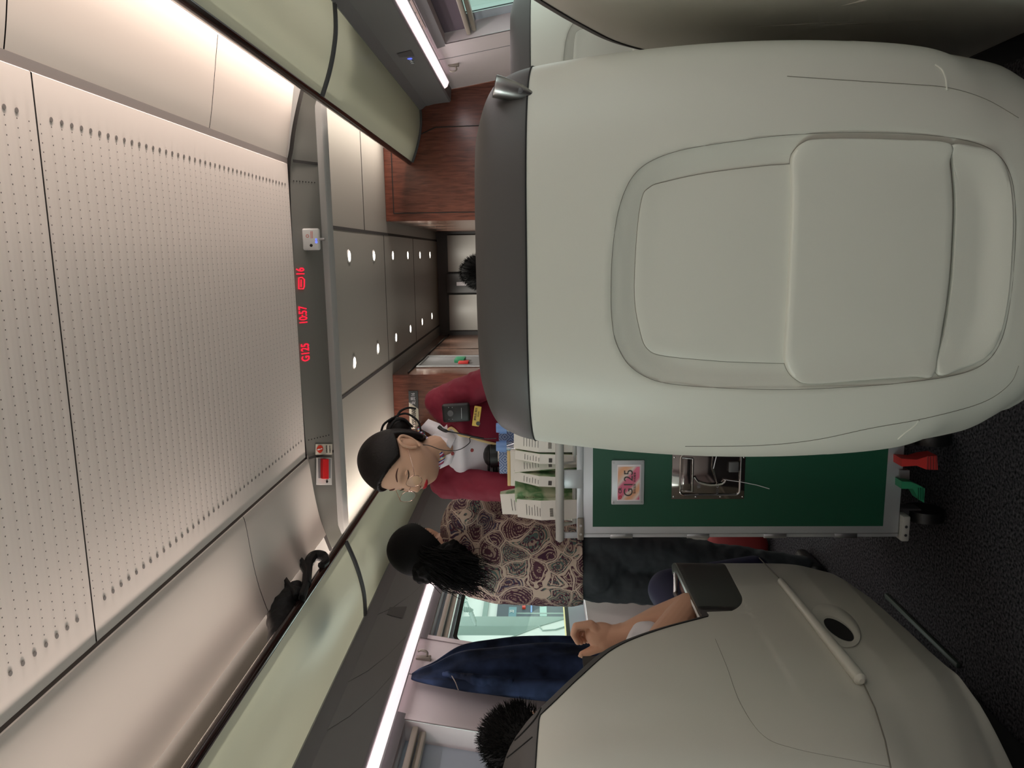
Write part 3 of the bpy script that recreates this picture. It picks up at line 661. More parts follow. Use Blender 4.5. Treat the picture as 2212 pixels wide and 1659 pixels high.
def make_seat(off, wing=False):
    root = empty('train_seat', (off.x, off.y+.4, 0))
    cols = []
    cs = [math.sin(PI/2*i/60) for i in range(61)]
    half = [(c_, cy_of(c_), 1) for c_ in [i/56*.985 for i in range(57)]+[.99, .995, .9985]]+[(1, .30+.73*i/80, 1) for i in range(81)]
    full = [(-c_, y, k_) for c_, y, k_ in half[::-1]]+half[1:]
    zt = spl1(ZT)
    def column(c_, y):
        top = zt(y); bot = lerp(y, ZB)
        if wing and c_ < -.99: bot = max(bot, lerp(y, [(.3, .2), (.31, .3), (.32, .56), (.36, .62), (.44, .67), (.60, .735)]))
        top = max(top, bot+.012)
        bnd = min(1.197-.08*min(y, .2), top-.020) if y < .62 else max(bot+.003, PB(y))
        bnd = min(max(bnd, bot+.004), top-.005)
        return top, bnd, bot
    parts = {'shell': [], 'headband': [], 'armrest_panel_l': [], 'armrest_panel_r': []}
    def pt(c_, y, z, o_=0):
        t_ = min(1, max(0, (y-.06)/.28)); t_ = t_*t_*(3-2*t_); x = c_*(sw(z)*(1-t_)+max(sw(z), lerp(z, [(.18, .365), (.25, .392), (.36, .403), (.6, .404)]) if z < .6 else 0)*t_); yy = y+by(z)*(1 if y < .3 else max(0, 1-(y-.3)/.2))
        if abs(c_) < .99: yy += recess(x, z)
        # armrest front corner turns inwards
        if y > .93: x *= 1-.10*((y-.93)/.10)**2
        return (x+off.x, yy+off.y, z)
    sh = []; hb = []; al = []; ar = []
    for c_, y, _ in full:
        top, bnd, bot = column(c_, y)
        n = 120
        sh.append([pt(c_, y, bot+(bnd-bot)*i/n) for i in range(n+1)])
        col = [pt(c_, y, bnd+(top-bnd)*i/10) for i in range(11)]
        (al if y > .62 and c_ < 0 else ar if y > .62 else hb).append(col)
        if y > .60 and y < .66: hb.append(col) if (y > .62) else None
    def mk(name, colz, m, th):
        if len(colz) < 2: return
        b = MB(); b.loft(colz, closed=False); o = b.build(name, m, root, angle=50)
        s_ = o.modifiers.new('thickness', 'SOLIDIFY'); s_.thickness = th; s_.offset = -1
        bv = o.modifiers.new('edge', 'BEVEL'); bv.width = .004; bv.segments = 2; bv.limit_method = 'ANGLE'; bv.angle_limit = math.radians(50)
        return o
    mk('shell', sh, 'shell', .03); mk('headband', hb, 'headband', .034); mk('armrest_panel', al, 'dark_panel', .03); mk('armrest_panel', ar, 'dark_panel', .03)
    # dark joint line under the headband
    b = MB(); ln = []
    for c_, y, _ in full:
        if y <= .60: top, bnd, bot = column(c_, y); q = pt(c_, y, bnd); ln.append((q[0]+.001*c_, q[1]-.0012*(1-abs(c_)), q[2]))
    b.tube(ln, .0015, 6); b.build('joint_line', 'black_matte', root)
    pad('inner_panel', INN, .0028, 'shell', root, off, .002); pad('folding_table', TAB, .013, 'shell', root, off, .006); pad('magazine_pocket', POC, .011, 'shell', root, off, .005)
    for nm, ol, hh, rr_ in (('frame_joint', OUT, -.001, .0005), ('panel_joint', INN, .0, .0009), ('table_joint', TAB, .001, .0008), ('pocket_joint', POC, .001, .0009)):
        MB().tube([(x+off.x, surf(x, z)+off.y-hh-.0005, z) for x, z in ol], rr_, 5, closed=True).build(nm, 'shell_gap', root)
    # inside of the seat
    x, y = off.x, off.y
    MB().box(x-.27, x+.27, y+.26, y+.82, .36, .50, .05, seg=4).build('seat_cushion', 'cushion', root)
    MB().box(x-.25, x+.25, y+.11, y+.25, .46, 1.20, .05, rot=Matrix.Rotation(math.radians(6), 3, 'X'), seg=4).build('backrest', 'cushion', root)
    MB().box(x-.20, x+.20, y+.12, y+.62, 0, .37, .03).build('base', 'black_matte', root)
    for s_ in (-1, 1):
        MB().box(x+s_*.335-.04, x+s_*.335+.04, y+.58, y+1.0, .52, .725, .02, seg=3).build('armrest_console', 'wood', root)
        MB().tube([(x+s_*q_, y+yy, .735) for q_, yy in ((.285, .60), (.285, .99), (.37, .99), (.385, .93), (.388, .60))], .008, 8).build('armrest_edge', 'brushed', root)
    return root
def copy_tree(o, parent=None, delta=None):
    c_ = o.copy(); COL.objects.link(c_)
    if parent: c_.parent = parent; c_.matrix_parent_inverse = o.matrix_parent_inverse.copy()
    if delta: c_.location = o.location+delta
    for ch in o.children: copy_tree(ch, c_)
    return c_
seat = make_seat(Vector((SX, SY, 0)))
GR = 'cream shell seats'
fin(seat, 'large cream shell seat seen square from behind, filling the middle of the view', 'seat', GR)
lseat = copy_tree(seat, None, Vector((-1.37, 0, 0))); fin(lseat, 'cream shell seat left of the aisle with a diagonal handle bar on its flank', 'seat', GR)
fseat = copy_tree(seat, None, Vector((.865, 2.25, 0))); fin(fseat, 'farther cream shell seat on the right, beside the window with blind', 'seat', GR)
gseat = copy_tree(seat, None, Vector((-1.40, 2.55, 0))); fin(gseat, 'farther cream shell seat on the left, behind the woman in the paisley shirt', 'seat', GR)
mseat = copy_tree(seat, None, Vector((0, 2.25, 0))); fin(mseat, 'farther cream shell seat hidden behind the big middle one, with a dark haired head above', 'seat', GR)
rseat = make_seat(Vector((.852, SY, 0)), wing=True); fin(rseat, 'cream shell seat at the right edge, beside the big middle seat', 'seat', GR)
# console between the two neighbouring seats
r = fin(empty('centre_console', (.42, 1.9, 0)), 'beige console standing low between the big seat and its right neighbour', 'console')
b = MB(); prof = [(1.50, 0.13), (1.46, .3), (1.47, .50), (1.56, .61), (1.72, .69), (1.92, .74), (2.3, .74), (2.3, .13)]
b.loft([[(x, y, z) for y, z in prof] for x in (.452, .56)], caps=True); b.build('body', 'shell', r)
MB().box(.45, .56, 1.55, 2.28, 0, .125).build('foot', 'black_matte', r)
FWD = [(.18, .365), (.25, .392), (.36, .403), (.6, .404)]
def fw(z): return max(sw(z), lerp(z, FWD) if z < .6 else 0)
# fittings on the aisle flank of the left seat
LX = SX-1.37
def flank(px, py, out=0):
    X = -.98
    for _ in range(4): q = PX(px, py, X); X = LX+fw(q.z)+out
    return PX(px, py, X)
b = MB(); a_, c_ = flank(1684, 1252, .010), flank(1862, 1472, .010)
b.tube([a_.lerp(c_, t) for t in (0, .02, .3, .6, .9, .985, 1)], [.004, .010, .011, .013, .0155, .015, .006], 14); fin(b.build('handle_bar', 'shell', lseat), 'raised cream bar')
def ell(cx0, cy0, rx_, ry_, rot_, out, n=28): return [flank(cx0+rx_*math.cos(t)*math.cos(rot_)-ry_*math.sin(t)*math.sin(rot_), cy0+rx_*math.cos(t)*math.sin(rot_)+ry_*math.sin(t)*math.cos(rot_), out) for t in [2*PI*i/n for i in range(n)]]
b = MB(); b.loft([ell(1806, 1352, 62, 38, .65, .0005), ell(1808, 1353, 58, 34, .65, .005), ell(1810, 1354, 50, 26, .65, .005), ell(1812, 1358, 40, 17, .65, .001)]); b.build('scoop_rim', 'shell', lseat)
b = MB(); e_ = ell(1812, 1360, 38, 15, .6, .0018); b.bm.faces.new([b.bm.verts.new(v) for v in e_]); b.build('opening', 'black_matte', lseat)
for pts in ([(1640, 1205), (1662, 1228), (1682, 1248)], [(1866, 1478), (1890, 1530), (1912, 1600), (1924, 1659)]):
    MB().tube([flank(x, y, .0005) for x, y in pts], .0016, 6).build('seam', 'shell_gap', lseat)
MB().tube([flank(q_.x, q_.y, .0003) for q_ in spline([(x, y, 0) for x, y in [(1545, 1380), (1570, 1440), (1600, 1520), (1650, 1590), (1720, 1618), (1830, 1640), (1924, 1657)]], 6)], .0005, 6).build('seam', 'shell_gap', lseat)
from mathutils.bvhtree import BVHTree
def surface_of(objs, shift=Vector((0, 0, 0))):
    vs, fs = [], []
    for o in objs:
        k0 = len(vs); vs += [v.co+shift for v in o.data.vertices]; fs += [[i+k0 for i in p.vertices] for p in o.data.polygons]
    return BVHTree.FromPolygons(vs, fs)
def traced(bvh, pts, n=6, lift=.0006):
    out = []
    for p in spline([(x, y, 0) for x, y in pts], n):
        h = bvh.ray_cast(CAM, ray(p.x, p.y).normalized())
        if h[0]: out.append(h[0]+h[1]*(lift if h[1].dot(ray(p.x, p.y)) < 0 else -lift))
    return out
SH = [o for o in seat.children if o.name.split('.')[0] in ('shell', 'headband')]
bl_, bs_ = surface_of(SH, Vector((-1.37, 0, 0))), surface_of(SH)
def seam(bvh, pts, r_, m_, par, nm='seam'):
    q_ = traced(bvh, pts)
    if len(q_) > 2: MB().tube(q_, r_, 5).build(nm, m_, par)
seam(bl_, [(1086, 1592), (1100, 1556), (1135, 1508), (1160, 1492), (1174, 1493), (1174, 1512), (1158, 1550), (1120, 1592), (1098, 1606), (1086, 1600)], .0018, 'black_matte', lseat, 'pocket_outline')
seam(bl_, [(1084, 1645), (1110, 1625), (1150, 1592)], .0014, 'black_matte', lseat)
seam(bs_, [(1480, 964), (1640, 962), (1760, 950), (1880, 925), (2000, 903), (2120, 870), (2180, 830), (2200, 790)], .0005, 'shell_gap', seat)
seam(bs_, [(1940, 948), (1955, 935), (1975, 920), (1985, 908)], .0016, 'shell', seat)
seam(bs_, [(1700, 165), (1850, 175), (1960, 182), (2050, 190), (2130, 215), (2200, 255)], .0005, 'shell_gap', seat)
seam(bs_, [(2020, 140), (2035, 152), (2043, 172), (2045, 195)], .0016, 'shell', seat)
# reading lamp on the big seat
a_, c_ = P(1163, 209, 1.41), P(1068, 186, 1.40); d_ = c_-a_
def al(t): return a_+d_*t
b = MB(); b.tube([al(t) for t in (0, .1, .22, .4, .6, .8, .97, 1.0)], [.0035, .0045, .0085, .0135, .0165, .0185, .0195, .019], 24, caps=False); o = b.build('reading_lamp', 'brushed', seat)
MB().cone(al(.93), .0172, al(.945), .0172, 24).build('lamp_face', 'black_plastic', o)
q = al(.42)+Vector((0, -.0135, 0)); MB().ball(q, .005, (1, .35, 1.2)).build('lamp_emblem', 'service_dark', o)
# ================================================================ TROLLEY
TY, TX0, TX1, TZ0, TZ1 = 2.10, -.815, -.487, .151, 1.053
tr = fin(empty('service_trolley', ((TX0+TX1)/2, 2.3, 0)), 'green fronted aluminium service trolley standing in the aisle', 'trolley')
MB().box(TX0, TX1, TY, 2.60, TZ0, TZ1, .004).build('body', 'alu', tr)
MB().box(TX0+.034, TX1-.034, TY-.0015, TY+.002, TZ0+.046, TZ1-.030).build('door_panel', 'green', tr)
b = MB()
for z0 in (1.0-.06, .72, .50, .30): b.box(TX0-.001, TX0+.012, TY-.003, TY+.003, z0-.032, z0+.032, .001)
b.tube([(TX0+.012, TY-.001, TZ0), (TX0+.012, TY-.001, TZ1)], .0008, 4); b.build('hinge', 'steel', tr)
b = MB()                                            # gallery rail round the top
zr = 1.118
b.tube([(TX0-.002, TY-.01, zr), (TX1+.002, TY-.01, zr)], .0125, 12); b.tube([(TX0, TY-.01, zr), (TX0, 2.60, zr)], .010, 10); b.tube([(TX1, TY-.01, zr), (TX1, 2.60, zr)], .010, 10)
b.build('gallery_rail', 'handrail_grey', tr)
b = MB()
for x0, x1 in ((TX0, TX0+.018), (TX0+.150, TX0+.205), (TX1-.02, TX1)): b.box(x0, x1, TY-.006, TY+.004, TZ1, zr, .003)
b.box(TX0, TX1, TY-.004, TY+.004, TZ1-.002, TZ1+.016, .001); b.build('gallery_plate', 'alu', tr)
b = MB()
for x0, x1 in ((TX0+.022, TX0+.145), (TX0+.21, TX1-.02)): b.tube([(x0, TY+.05, zr-.006), (x0+.006, TY+.05, zr-.045), (x1-.01, TY+.05, zr-.045), (x1, TY+.05, zr-.02)], .007, 8)
b.build('inner_wire', 'handrail_grey', tr)
for x0 in (TX0-.004, TX1-.05):
    br = MB().box(x0, x0+.066, TY-.008, TY-.001, TZ1-.004, TZ1+.014, .002).build('corner_bracket', 'bronze', tr)
    MB().cone((x0+.018, TY-.008, TZ1+.005), .004, (x0+.018, TY-.010, TZ1+.005), .004).cone((x0+.044, TY-.008, TZ1+.005), .004, (x0+.044, TY-.010, TZ1+.005), .004).build('screw', 'chrome', br)
# card holder with the train number
a_, c_ = P(1320, 1089, TY), P(1392, 993, TY); x0, x1, z1, z0 = a_.x, c_.x, a_.z, c_.z
ch = MB().box(x0, x1, TY-.007, TY, z0, z1, .003).build('card_holder', 'alu', tr)
MB().box(x0+.012, x1-.012, TY-.0085, TY-.006, z0+.010, z1-.016, .001).build('holder_slot', 'white_cloth', ch)
MB().box(x0+.016, x1-.018, TY-.0095, TY-.008, z0+.014, z1-.018).build('card', 'card_print', ch)
mid = (x0+x1)/2; zm = (z0+z1)/2
text('lettering', 'G125', 'print_dark', (mid, TY-.0102, zm-.002), .036, parent=ch)
text('lettering', 'CR', 'print_dark', (mid-.022, TY-.0102, zm+.022), .013, parent=ch, bold=.0002); text('lettering', '当日当次  不可离车', 'print_dark', (mid, TY-.0102, zm-.019), .0075, parent=ch)
MB().tube([(x0+.024+.004*math.cos(t*PI/6), TY-.0102, zm+.022+.004*math.sin(t*PI/6)) for t in range(12)], .0009, 5, closed=True).build('emblem', 'sign_red', ch)
b = MB()
for xx in (x0+.007, x1-.007):
    for zz in (z0+.006, z1-.006): b.cone((xx, TY-.007, zz), .003, (xx, TY-.0085, zz), .003, 10)
b.build('screw', 'steel', ch)
# latch plate
a_, c_ = P(1450, 1078, TY), P(1612, 948, TY); x0, x1, z1, z0 = a_.x, c_.x, a_.z, c_.z
lp = MB().box(x0, x1, TY-.0025, TY, z0, z1, .001).build('latch_plate', 'mirror_steel', tr)
def rr(x0, x1, z0, z1, r_): return [(x, z) for x, z in rounded(x0, x1, z0, z1, r_)]
a_, c_ = P(1468, 1068, TY), P(1600, 980, TY)
MB().tube([(x, TY-.004, z) for x, z in rr(a_.x, c_.x, c_.z, a_.z, .012)], .0028, 8, closed=True).build('pressed_rim', 'chrome', lp)
MB().box(a_.x+.004, c_.x-.002, TY-.0035, TY-.002, c_.z+.004, a_.z-.004, .001).build('recess_floor', 'mirror_steel', lp)
a_, c_ = P(1472, 1058, TY), P(1490, 988, TY)
hd = MB().box(a_.x, c_.x, TY-.012, TY-.003, c_.z-.004, a_.z, .002).build('pull_handle', 'mirror_steel', lp)
MB().tube([(a_.x, TY-.006, a_.z), (a_.x, TY-.016, c_.z-.006), (c_.x, TY-.016, c_.z-.006), (c_.x, TY-.006, a_.z)], .003, 8).build('handle_loop', 'chrome', hd)
MB().tube([P(x, y, TY-.006) for x, y in ((1540, 985), (1538, 1010), (1548, 1043), (1541, 1012), (1552, 965))], .002, 6).build('latch_lever', 'chrome', lp)
MB().tube(spline([P(x, y, TY-.008) for x, y in ((1500, 1030), (1510, 1042), (1535, 1048), (1560, 1045), (1568, 1036))], 4), .0035, 8).build('latch_arm', 'chrome', lp)
MB().box(P(0+1590, 1018, TY).x, P(1590, 996, TY).x, TY-.012, TY-.003, P(1594, 1000, TY).z, P(1573, 1000, TY).z, .002).build('padlock', 'service_dark', lp)
text('lettering', '锁闭', 'steel', tuple(P(1510, 1048, TY-.0045)), .010, parent=lp); text('lettering', '4112 4237', 'steel', tuple(P(1550, 1056, TY-.0045)), .009, parent=lp)
b = MB()
for px_ in (1455, 1503, 1556, 1604): q = P(px_, 1073, TY-.0025); b.ball(q, .003, (1, .5, 1), sub=2)
for px_ in (1457, 1607): q = P(px_, 988, TY-.0025); b.ball(q, .003, (1, .5, 1), sub=2)
b.build('screw', 'chrome', lp)
MB().tube([P(1563, 1036, TY-.009), P(1600, 1041, TY-.010), P(1635, 1048, TY-.010), P(1662, 1056, TY-.011)], .0011, 5).build('seal_string', 'white_cloth', lp)
# pedals, bumpers, castors
def poly(name, pts, y0, th, m, parent):
    b = MB(); b.loft([[P(x, y, y0) for x, y in pts], [P(x, y, y0)+Vector((0, th, 0)) for x, y in pts]], caps=True); return b.build(name, m, parent)
o = poly('brake_pedal', [(1948, 991), (1980, 993), (2000, 987), (2024, 984), (2026, 1015), (2000, 1014), (1980, 1006), (1948, 1008)], TY-.05, .05, 'pedal_red', tr)
b = MB()
for x in (2004, 2010, 2016, 2022): b.tube([P(x, 985, TY-.052), P(x, 1014, TY-.052)], .002, 5)
b.build('grip_rib', 'dark_red', o)
o = poly('release_pedal', [(1948, 1040), (1968, 1041), (1984, 1048), (1998, 1055), (1996, 1086), (1986, 1080), (1972, 1056), (1948, 1056)], TY-.04, .04, 'pedal_green', tr)
b = MB()
for x in (1984, 1989, 1994): b.tube([P(x, 1054, TY-.042), P(x, 1080, TY-.042)], .0015, 5)
b.build('grip_rib', 'green', o)
poly('pedal_block', [(1945, 1016), (1965, 1016), (1965, 1036), (1945, 1036)], TY-.01, .05, 'service_grey', tr)
for x0 in (TX0-.008, TX1-.03):
    o = MB().box(x0, x0+.075, TY-.015, TY+.03, TZ0-.024, TZ0-.002, .004).build('bumper', 'handrail_grey', tr)
    MB().cone((x0+.02, TY-.016, TZ0-.012), .004, (x0+.02, TY-.018, TZ0-.012), .004).cone((x0+.045, TY-.016, TZ0-.012), .004, (x0+.045, TY-.018, TZ0-.012), .004).build('screw', 'chrome', o)
for x in (TX0+.05, TX1-.05):
    for y in (TY+.06, 2.46):
        o = MB().cone((x-.015, y, .055), .055, (x+.015, y, .055), .055, 24).build('castor', 'black_plastic', tr)
        MB().box(x-.02, x+.02, y-.02, y+.03, .07, TZ0, .004).build('castor_fork', 'service_dark', tr)
# ---- on the trolley
def bag(xc, yc, z0, wd, dp, ht, tilt, label, pinch=.35, rotz=0, green=False):
    root = empty('paper_bag', (xc, yc, z0)); b = MB(); me = b.bm
    def ring(k, wk, dk): return [(-wd/2*wk, -dp/2*dk, k), (wd/2*wk, -dp/2*dk, k), (wd/2*wk, dp/2*dk, k), (-wd/2*wk, dp/2*dk, k)]
    bt, md, tp = ring(0, 1, 1), ring(ht*.6, 1.05, 1), ring(ht, .96, pinch)
    R_ = Matrix.Translation((xc, yc, z0)) @ Matrix.Rotation(rotz, 4, 'Z') @ Matrix.Rotation(tilt, 4, 'Y')
    vs = [[me.verts.new(R_ @ Vector(p)) for p in r_] for r_ in (bt, md, tp)]
    for a_, c_ in zip(vs, vs[1:]):
        for j in range(4):
            f = me.faces.new((a_[j], a_[(j+1) % 4], c_[(j+1) % 4], c_[j])); f.material_index = 0 if j in (0, 2) and not green else 1
    me.faces.new(vs[0][::-1]); f = me.faces.new(vs[2]); f.material_index = 1
    b.build('bag_body', ['paper_white', 'bag_green'], root, smooth=False)
    p = MB()
    for j in range(6):
        zz = ht*(.84-.045*j); yy = -dp/2*(1-(1-pinch)*max(0, zz/ht-.6)/.4)-.0012
        p.tube([R_ @ Vector((-wd*.30, yy, zz)), R_ @ Vector((wd*(.26-.07*(j % 3)), yy, zz))], .0008, 4)
    for j in range(9): p.tube([R_ @ Vector((-wd*.32+wd*.05*j, -dp/2-.0012, ht*.40)), R_ @ Vector((-wd*.32+wd*.05*j, -dp/2-.0012, ht*.455))], .0007, 4)
    p.build('print', 'print_dark', root)
    return fin(root, label, 'paper bag', 'green and white paper bags on the trolley')
ZC = TZ1+.012
def bx(y, Y): return P(1180, y, Y).x
bag(bx(948, 2.19), 2.20, ZC, .062, .10, .185, .02, 'white paper bag with printing, rightmost on the trolley against the big seat')
bag(bx(985, 2.19), 2.20, ZC, .028, .11, .182, .03, 'narrow paper bag between the rightmost white bag and the green printed one', .2)
bag(bx(1008, 2.19), 2.215, ZC, .036, .10, .185, -.06, 'green printed paper bag in the middle of the trolley top', .5, .45)
bag(bx(1034, 2.19), 2.20, ZC, .03, .11, .186, .05, 'narrow white paper bag left of the middle green one on the trolley', .2)
bag(bx(1056, 2.19), 2.215, ZC, .036, .10, .184, -.05, 'paper bag with dark green leaf print, second from the left on the trolley', .8, -.45, True)
bag(bx(1088, 2.19), 2.19, ZC, .058, .10, .178, -.04, 'white paper bag with printing, leftmost in the front row on the trolley')
bag(bx(1072, 2.36), 2.36, ZC+.02, .07, .08, .215, -.10, 'white and green paper bag standing behind and above the leftmost one')
for py, lab, cap in ((924, 'water bottle with pale blue cap, the one nearer the big seat', 1), (964, 'water bottle with pale blue cap, beside the coffee pot', 1)):
    q = P(1084, py, 2.40); x = q.x; r = fin(empty('water_bottle', (x, 2.40, ZC)), lab, 'bottle', 'water bottles on the trolley')
    zt = P(1072, py, 2.40).z
    b = MB(); prof = [(.026, ZC), (.030, ZC+.01), (.030, ZC+.12), (.028, ZC+.15), (.017, zt-.055), (.0165, zt-.03)]
    b.loft([[(x+r_*math.cos(t*PI/12), 2.40+r_*math.sin(t*PI/12), z) for t in range(24)] for r_, z in prof]); b.build('bottle_body', 'bottle_clear', r)
    MB().cone((x, 2.40, zt-.034), .0195, (x, 2.40, zt-.012), .0195, 28).cone((x, 2.40, zt-.012), .0165, (x, 2.40, zt), .0155, 28).build('cap', 'cap_blue', r)
q = P(1090, 985, 2.34); r = fin(empty('napkin_box', (q.x, 2.46, ZC)), 'box with a blue grey diamond pattern between the bottles and the coffee pot', 'box')
MB().box(P(1090, 1024, 2.44).x, P(1090, 935, 2.44).x, 2.44, 2.47, ZC, P(1078, 985, 2.44).z, .004).build('box_body', 'diamond', r)
q = P(1100, 1018, 2.30); r = fin(empty('serving_tray', (q.x, 2.34, q.z-.02)), 'thin cream tray edge lying behind the paper bags', 'tray')
MB().box(P(1100, 1050, 2.3).x, P(1100, 975, 2.3).x, 2.30, 2.31, q.z-.004, q.z+.006, .002).build('tray_edge', 'cream', r)
MB().box(P(1100, 1050, 2.3).x, P(1100, 975, 2.3).x, 2.30, 2.33, ZC, q.z-.004, .002).build('tray_stack', 'paper_white', r)
# coffee pot
q = P(1080, 984, 2.54); x, y = q.x, 2.545
r = fin(empty('coffee_pot', (x, y, ZC)), 'steel coffee pot with black collar, lid and curved handle', 'coffee pot')
zc_ = P(1075, 984, 2.54).z; zl = P(1044, 984, 2.54).z
b = MB(); prof = [(.044, ZC), (.052, ZC+.02), (.052, ZC+.12), (.046, zc_-.02), (.040, zc_)]
b.loft([[(x+r_*math.cos(t*PI/16), y+r_*math.sin(t*PI/16), z) for t in range(32)] for r_, z in prof], caps=True); b.build('pot_body', 'chrome', r)
b = MB(); prof = [(.041, zc_-.002), (.043, zc_+.02), (.043, zc_+.024)]
b.loft([[(x+r_*math.cos(t*PI/16), y+r_*math.sin(t*PI/16), z) for t in range(32)] for r_, z in prof], caps=True)
b.loft([[(x+.043+dx, y+.012*s_, z) for s_ in (-1, 1)]+[(x+.02, y, z)] for dx, z in ((-.02, zc_), (.018, zc_+.024))], caps=True); b.build('collar', 'black_plastic', r)
b = MB(); prof = [(.038, zc_+.027), (.036, zc_+.034), (.026, zl-.006), (.01, zl)]
b.loft([[(x+r_*math.cos(t*PI/16), y+r_*math.sin(t*PI/16), z) for t in range(32)] for r_, z in prof], caps=True); b.box(x-.058, x-.03, y-.008, y+.008, zc_+.028, zc_+.036, .003); b.build('lid', 'black_plastic', r)
b = MB(); b.tube(spline([(x-.04, y, zc_+.01), (x-.066, y, zc_+.006), (x-.082, y, zc_-.02), (x-.088, y, zc_-.055), (x-.085, y, zc_-.10), (x-.05, y, zc_-.13)], 5), .009, 10); b.build('handle', 'black_plastic', r)
# ================================================================ PEOPLE
def gau(v, s_): return math.exp(-(v/s_)**2)
def head_pt(nx, ny, nz, inflate=0):
    a_, b_, c_ = .0735, .092, .113
    x, y, z = nx*a_, ny*b_, nz*c_
    if z < -.015:
        t = (-.015-z)/.098; x *= 1-.36*t**1.4
        if y < 0: y *= 1-.30*t
        else: y *= 1+.05*t
    if y > 0:
        f = min(1, y/.05)
        y += f*(-.006*gau(z-.005, .035)
              + .019*gau(x, .0115)*gau(z+.026, .013) + .012*gau(x, .010)*gau(z+.008, .020)
              - .010*(gau(abs(x)-.031, .014)*gau(z-.010, .011))
              + .004*gau(abs(x)-.030, .02)*gau(z-.030, .009)
              + .0045*gau(x, .022)*gau(z+.054, .010) + .006*gau(x, .02)*gau(z+.094, .016)
              + .005*gau(abs(x)-.042, .02)*gau(z+.022, .018))
    return Vector((x, y, z))
def face_y(x, z):
    lo = 0
    nz = z/.113; t = (-.015-z)/.098 if z < -.015 else 0
    nx = x/(.0735*(1-.36*max(0, t)**1.4)); ny = math.sqrt(max(0, 1-nx*nx-nz*nz))
    return head_pt(nx, ny, nz).y
def add_head(mb, M, n=72, mth_=56, keep=None, k_=1.0):
    rings = []
    for i in range(mth_+1):
        th = PI*i/mth_; row = []
        for j in range(n):
            ph = 2*PI*j/n; p = head_pt(math.sin(th)*math.cos(ph), math.sin(th)*math.sin(ph), math.cos(th)); row.append(M @ (p*k_))
        rings.append(row)
    mb.loft(rings[1:-1], caps=True)
    return mb
def headM(c, fwd, up, s_=1.0): return Matrix.Translation(c) @ basis(fwd, up).to_4x4() @ Matrix.Scale(s_, 4)
def hair_cap(name, M, m, parent, keep, thick=.012, n=200, k_=150, bulge=lambda p: 0):
    b = MB(); grid = []
    for i in range(k_+1):
        th = PI*i/k_; row = []
        for j in range(n):
            ph = 2*PI*j/n; a_ = Vector((math.sin(th)*math.cos(ph), math.sin(th)*math.sin(ph), math.cos(th)))
            p = Vector((a_.x*.0735, a_.y*.092, a_.z*.113)); row.append((p, p+a_*(thick+bulge(p))))
        grid.append(row)
    for i in range(k_):
        for j in range(n):
            q_ = [grid[i][j], grid[i][(j+1) % n], grid[i+1][(j+1) % n], grid[i+1][j]]
            if all(keep(v[0]) for v in q_): b.quad(*[M @ v[1] for v in q_]); b.quad(*[M @ (v[0]*.97) for v in q_][::-1])
    bmesh.ops.remove_doubles(b.bm, verts=b.bm.verts, dist=1e-5)
    bd = [e for e in b.bm.edges if len(e.link_faces) == 1]
    if bd:
        try: bmesh.ops.bridge_loops(b.bm, edges=bd)
        except Exception: pass
    o = b.build(name, m, parent, angle=80); q = o.modifiers.new('smooth', 'SMOOTH'); q.iterations = 12; q.factor = .6
    return o
def fuzz(name, m, parent, pts, nrm, ln, r_=.0006, bend=.3):
    b = MB()
    for p, n_ in zip(pts, nrm):
        d_ = (n_+Vector((random.uniform(-bend, bend), random.uniform(-bend, bend), random.uniform(-bend, bend)))).normalized()
        l_ = ln*random.uniform(.6, 1.2); b.cone(p, r_*1.6, p+d_*l_, r_*.3, 4, caps=False)
    return b.build(name, m, parent)
def ell_ring(cx, cy, z, rx_, ry_, n=40, rot_=0, a0=0, a1=2*PI, closed=True):
    out = []
    for i in range(n if closed else n+1):
        a_ = a0+(a1-a0)*i/n; x, y = rx_*math.cos(a_), ry_*math.sin(a_); out.append((cx+x*math.cos(rot_)-y*math.sin(rot_), cy+x*math.sin(rot_)+y*math.cos(rot_), z))
    return out
# ---------------------------------------------------------------- attendant
at = fin(empty('person', (-.66, 2.78, 0)), 'woman in a maroon uniform jacket with glasses and striped scarf, bending over the trolley', 'person')
HC = P(868, 1000, 2.38); HF = (-.56, -.76, -.30); HU = (.42, .02, .90)
HM = headM(HC, HF, HU, 1.11)
neck = P(945, 965, 2.50)
shR, shL = P(952, 868, 2.58), P(962, 1042, 2.55)
elR, elL = P(1085, 815, 2.50), P(1108, 1054, 2.50)
b = MB(); add_head(b, HM)
for s_ in (-1, 1): b.ball(HM @ Vector((s_*.074, -.008, -.004)), 1, (.012, .021, .034), (HM.to_3x3().normalized() @ Matrix.Rotation(s_*.35, 3, 'Z')), 3)
def capx(b, p0, r0, p1, r1): b.cone(p0, r0, p1, r1, 20); b.ball(p0, r0); b.ball(p1, r1)
capx(b, HM @ Vector((0, -.025, -.06)), .050, neck+Vector((0, .045, -.035)), .050)
capx(b, neck+Vector((0, .13, -.16)), .05, Vector((-.66, 2.80, 1.0)), .09)
hip = Vector((-.66, 2.82, .92)); b.ball(hip, 1, (.15, .10, .11))
for sh, el, hd in ((shR, elR, Vector((-.50, 2.30, 1.14))), (shL, elL, Vector((-.66, 2.42, 1.16)))):
    capx(b, sh, .05, el, .038); capx(b, el, .038, hd, .024); b.ball(hd+Vector((0, -.05, -.01)), 1, (.032, .05, .016))
    for k_ in range(4): capx(b, hd+Vector((-.022+.015*k_, -.085, -.01)), .008, hd+Vector((-.022+.015*k_, -.14+.006*abs(k_-1.5), -.03)), .006)
    capx(b, hd+Vector((-.03, -.03, -.01)), .010, hd+Vector((-.055, -.075, -.02)), .008)
